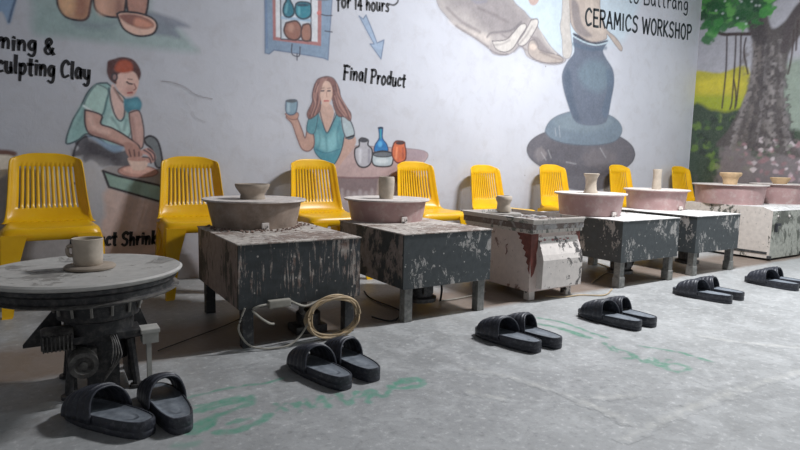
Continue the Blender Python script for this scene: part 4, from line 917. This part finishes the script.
# ------------------------------------------------------------------ slides
def make_slide(mirror=1):
    root = empty('rubber_slide')
    HL = .170
    def outline(k=1.0, dy=0):
        P = []
        n = 44
        for i in range(n):
            a = 2*PI*i/n; y = HL*math.sin(a)
            yn = y/HL
            w = .053+.006*yn - .002*math.exp(-((yn+.1)/.3)**2)
            x = w*math.copysign(abs(math.cos(a))**.55, math.cos(a))
            x += mirror*(.006*yn*yn*(1 if yn > 0 else .2))
            P.append((x*k, y*(1-(1-k)*.45)))
        return P
    def zt(y): return .046 - .008*max(0, y/HL) + .004*max(0, -y/HL)
    b = MB(); rings = []
    for f, k in ((0, .95), (.06, .99), (.34, 1.0), (.38, .975), (.44, .975), (.48, 1.0), (.90, 1.0), (1.0, .97), (1.0, .90), (.90, .875), (.78, .87)):
        rings.append([(x, y, zt(y)*f) for x, y in outline(k)])
    b.loft(rings); b.build('sole', M_SLIDE, root, True, angle=50)
    b = MB(); O = outline(.875)
    b.loft([[(x, y, zt(y)*.86) for x, y in O], [(x, y, zt(y)*.96) for x, y in O], [(x*.94, y*.96, zt(y)*.93) for x, y in O], [(x*.8, y*.88, zt(y)*.87) for x, y in O], [(x*.55, y*.72, zt(y)*.84) for x, y in O], [(x*.15, y*.3, zt(y)*.83) for x, y in O]]); b.build('footbed', M_BED, root, True, 'worn grey-blue footbed', angle=89)
    # strap
    bm = bmesh.new(); ns, nt_ = 33, 24; G = []
    for i in range(ns):
        s = i/(ns-1); row = []
        for j in range(nt_+1):
            t = PI*j/nt_
            sl = -.022*math.sin(t)**1.5*(1-s)
            y = -.012+.145*s+(-.014*math.cos(t)*mirror*(1-s)) + sl*-1
            yn = min(.97, abs(y/HL)); w = (.0605)*(1-max(0, yn-.5)**2*1.1)
            h = (.078-.038*s**1.3)*(1-.12*max(0, s-.7)/.3)
            rib = .008*abs(math.sin(s*PI*5))**.5 if s > .12 else .002
            ct, st = math.cos(t), math.sin(t)
            row.append(bm.verts.new((w*math.copysign(abs(ct)**.8, ct)*(1+rib*5)+mirror*.002, y, .022+(h+.012+rib)*st**.75)))
        G.append(row)
    for i in range(ns-1):
        for j in range(nt_): bm.faces.new((G[i][j], G[i][j+1], G[i+1][j+1], G[i+1][j]))
    b = MB(); b.bm.free(); b.bm = bm; o = b.build('strap', M_SLIDE, root, True, 'ribbed strap over the toes', angle=70)
    md = o.modifiers.new('s', 'SOLIDIFY'); md.thickness = .006; md.offset = -1
    return root
SL, SR = make_slide(1), make_slide(-1)
SP = [  # x, y, heading (degrees from +Y, positive to the left), side, label
 (.130, 1.770, 33, 'L', 'near-left black slide of the dusty pair in the bottom left corner'),
 (.292, 1.765, 5, 'R', 'right-hand black slide of the dusty pair in the bottom left corner'),
 (.816, 1.810, 11, 'L', 'left black slide of the pair in front of the cable coil'),
 (.955, 1.828, 5, 'R', 'right black slide of the pair in front of the cable coil'),
 (1.690, 1.760, 9, 'L', 'left black slide of the pair between the slate wheel and the white machine'),
 (1.822, 1.755, 4, 'R', 'right black slide of the pair between the slate wheel and the white machine'),
 (2.370, 1.750, 5, 'L', 'left black slide of the pair in front of the white machine'),
 (2.503, 1.750, 0, 'R', 'right black slide of the pair in front of the white machine'),
 (3.333, 1.820, 6, 'L', 'left black slide of the pair before the two right-hand slate wheels'),
 (3.500, 1.830, 0, 'R', 'right black slide of the pair before the two right-hand slate wheels'),
 (4.120, 1.790, -5, 'L', 'left black slide of the pair at the right edge of the photo'),
 (4.262, 1.800, -4, 'R', 'right black slide of the pair at the right edge, cut off by the frame'),
]
used = {}
for x, y, a, sd, lb in SP:
    src = SL if sd == 'L' else SR
    o = copy_tree(src) if sd in used else src; used[sd] = 1
    o.location = (x, y, 0); o.rotation_euler.z = math.radians(a); tag(o, lb, 'slide sandal', 'black slides laid out in pairs')

# ------------------------------------------------------------------ cables
def coil():
    root = empty('cable_coil', (1.015, 2.17, 0)); b = MB(); c = Vector((.035, .0, .10)); pts = []
    for turn in range(7):
        for k in range(20):
            t = 2*PI*(k/20); r = 1+.06*math.sin(turn*2.1+t*2)+.03*math.sin(turn*5)
            pts.append(c+Vector((.122*r*math.cos(t)+.004*math.sin(turn*4), -.012+.005*turn+.008*math.sin(t*3+turn), .088*r*math.sin(t)+.005*math.sin(turn*3))))
    b.tube(pts, .0042, 7); b.build('cable_loops', M_CABLE, root, True)
    b = MB(); b.tube([(-.07, 0, .13), (-.085, -.005, .10), (-.12, -.01, .05), (-.16, -.015, .02), (-.20, -.015, .008), (-.28, 0, .008), (-.34, .02, .03), (-.375, .03, .09), (-.365, .03, .14), (-.35, .027, .18)], .0042, 7); b.build('cable_tail', M_CABLEG, root, True)
    return tag(root, 'coiled yellowed cable leaning on the leg of the muddy-basin wheel', 'cable')
coil()
cn = empty('plug_connector', (.78, 2.19, .14)); tag(cn, 'grey cable connector hanging under the muddy-basin wheel', 'plug')
b = MB(); b.box(-.02, .075, -.015, .015, .03, .062, .006); b.build('plug_body', M_CABLEG, cn)
b = MB(); b.tube([(-.02, 0, .046), (-.06, -.005, .045), (-.085, 0, .03), (-.06, -.01, .0), (-.02, -.015, -.03), (.0, -.012, -.035)], .005, 7); b.tube([(.075, 0, .05), (.14, .0, .02), (.2, .01, .03), (.26, .01, .045)], .005, 7); b.build('lead', M_CABLEG, cn, True)
def floor_cable(pts, r, m, lb):
    b = MB(); b.tube(pts, r, 7); tag(b.build('floor_cable', m, None, True), lb, 'cable')
def fp(x, y, z=.006): q = on_floor(x, y); return (round(q[0], 3), round(q[1], 3), z)
floor_cable([fp(545, 297), fp(562, 298), fp(580, 296), fp(604, 296), fp(612, 290)], .004, M_CABLE, 'thin pale cable on the floor right of the white machine')
floor_cable([fp(158, 352), fp(190, 340), fp(222, 328), fp(240, 320)], .0022, M_CABLEK, 'thin dark cable on the floor left of the muddy-basin wheel')
floor_cable([fp(372, 318), fp(392, 322), fp(400, 312), fp(372, 300), fp(364, 292)], .004, M_CABLEK, 'dark cable on the floor under the slate wheel beside the coil')
floor_cable([fp(440, 302), fp(455, 300), fp(470, 297), fp(486, 293)], .004, M_CABLEG, 'grey cable on the floor behind the slate wheel motor')
floor_cable([fp(592, 283), fp(604, 274), fp(612, 270), fp(598, 264)], .005, M_CABLE, 'yellow cable on the floor under the wheel right of the white machine')

# pump under the first wheel
pr = empty('water_pump', (1.0, 2.34, 0)); tag(pr, 'grimy black pump on the floor under the muddy-basin wheel', 'pump')
b = MB(); b.box(-.075, .075, -.05, .06, .0, .035, .006); b.lathe([(.05, .03), (.056, .04), (.056, .09), (.04, .1), (.02, .105)], 24); b.build('pump_body', M_MOTOR, pr, True)
b = MB(); b.tube([(-.03, -.03, .09), (-.06, -.06, .12), (-.05, -.08, .16)], .012, 8); b.build('pump_hose', M_GRIME, pr, True)

# ------------------------------------------------------------------ light
def area(name, loc, sx, sy, power, col, rot=(0, 0, 0)):
    l = bpy.data.lights.new(name, 'AREA'); l.shape = 'RECTANGLE'; l.size = sx; l.size_y = sy; l.energy = power; l.color = col
    o = bpy.data.objects.new(name, l); COL.objects.link(o); o.location = loc; o.rotation_euler = rot; return o
area('ceiling_tube_light', (3.5, 1.75, 3.12), .7, .10, 175, (.955, .965, 1))
area('ceiling_tube_light', (5.0, .5, 3.12), 1.2, .10, 48, (.86, .98, 1))
w = bpy.data.worlds.new('world'); SC.world = w; w.use_nodes = True
bg = w.node_tree.nodes['Background']; bg.inputs['Color'].default_value = (.88, .91, .95, 1); bg.inputs['Strength'].default_value = .32
SC.view_settings.view_transform = 'Standard'; SC.view_settings.look = 'None'; SC.view_settings.gamma = 1; SC.view_settings.exposure = -.04
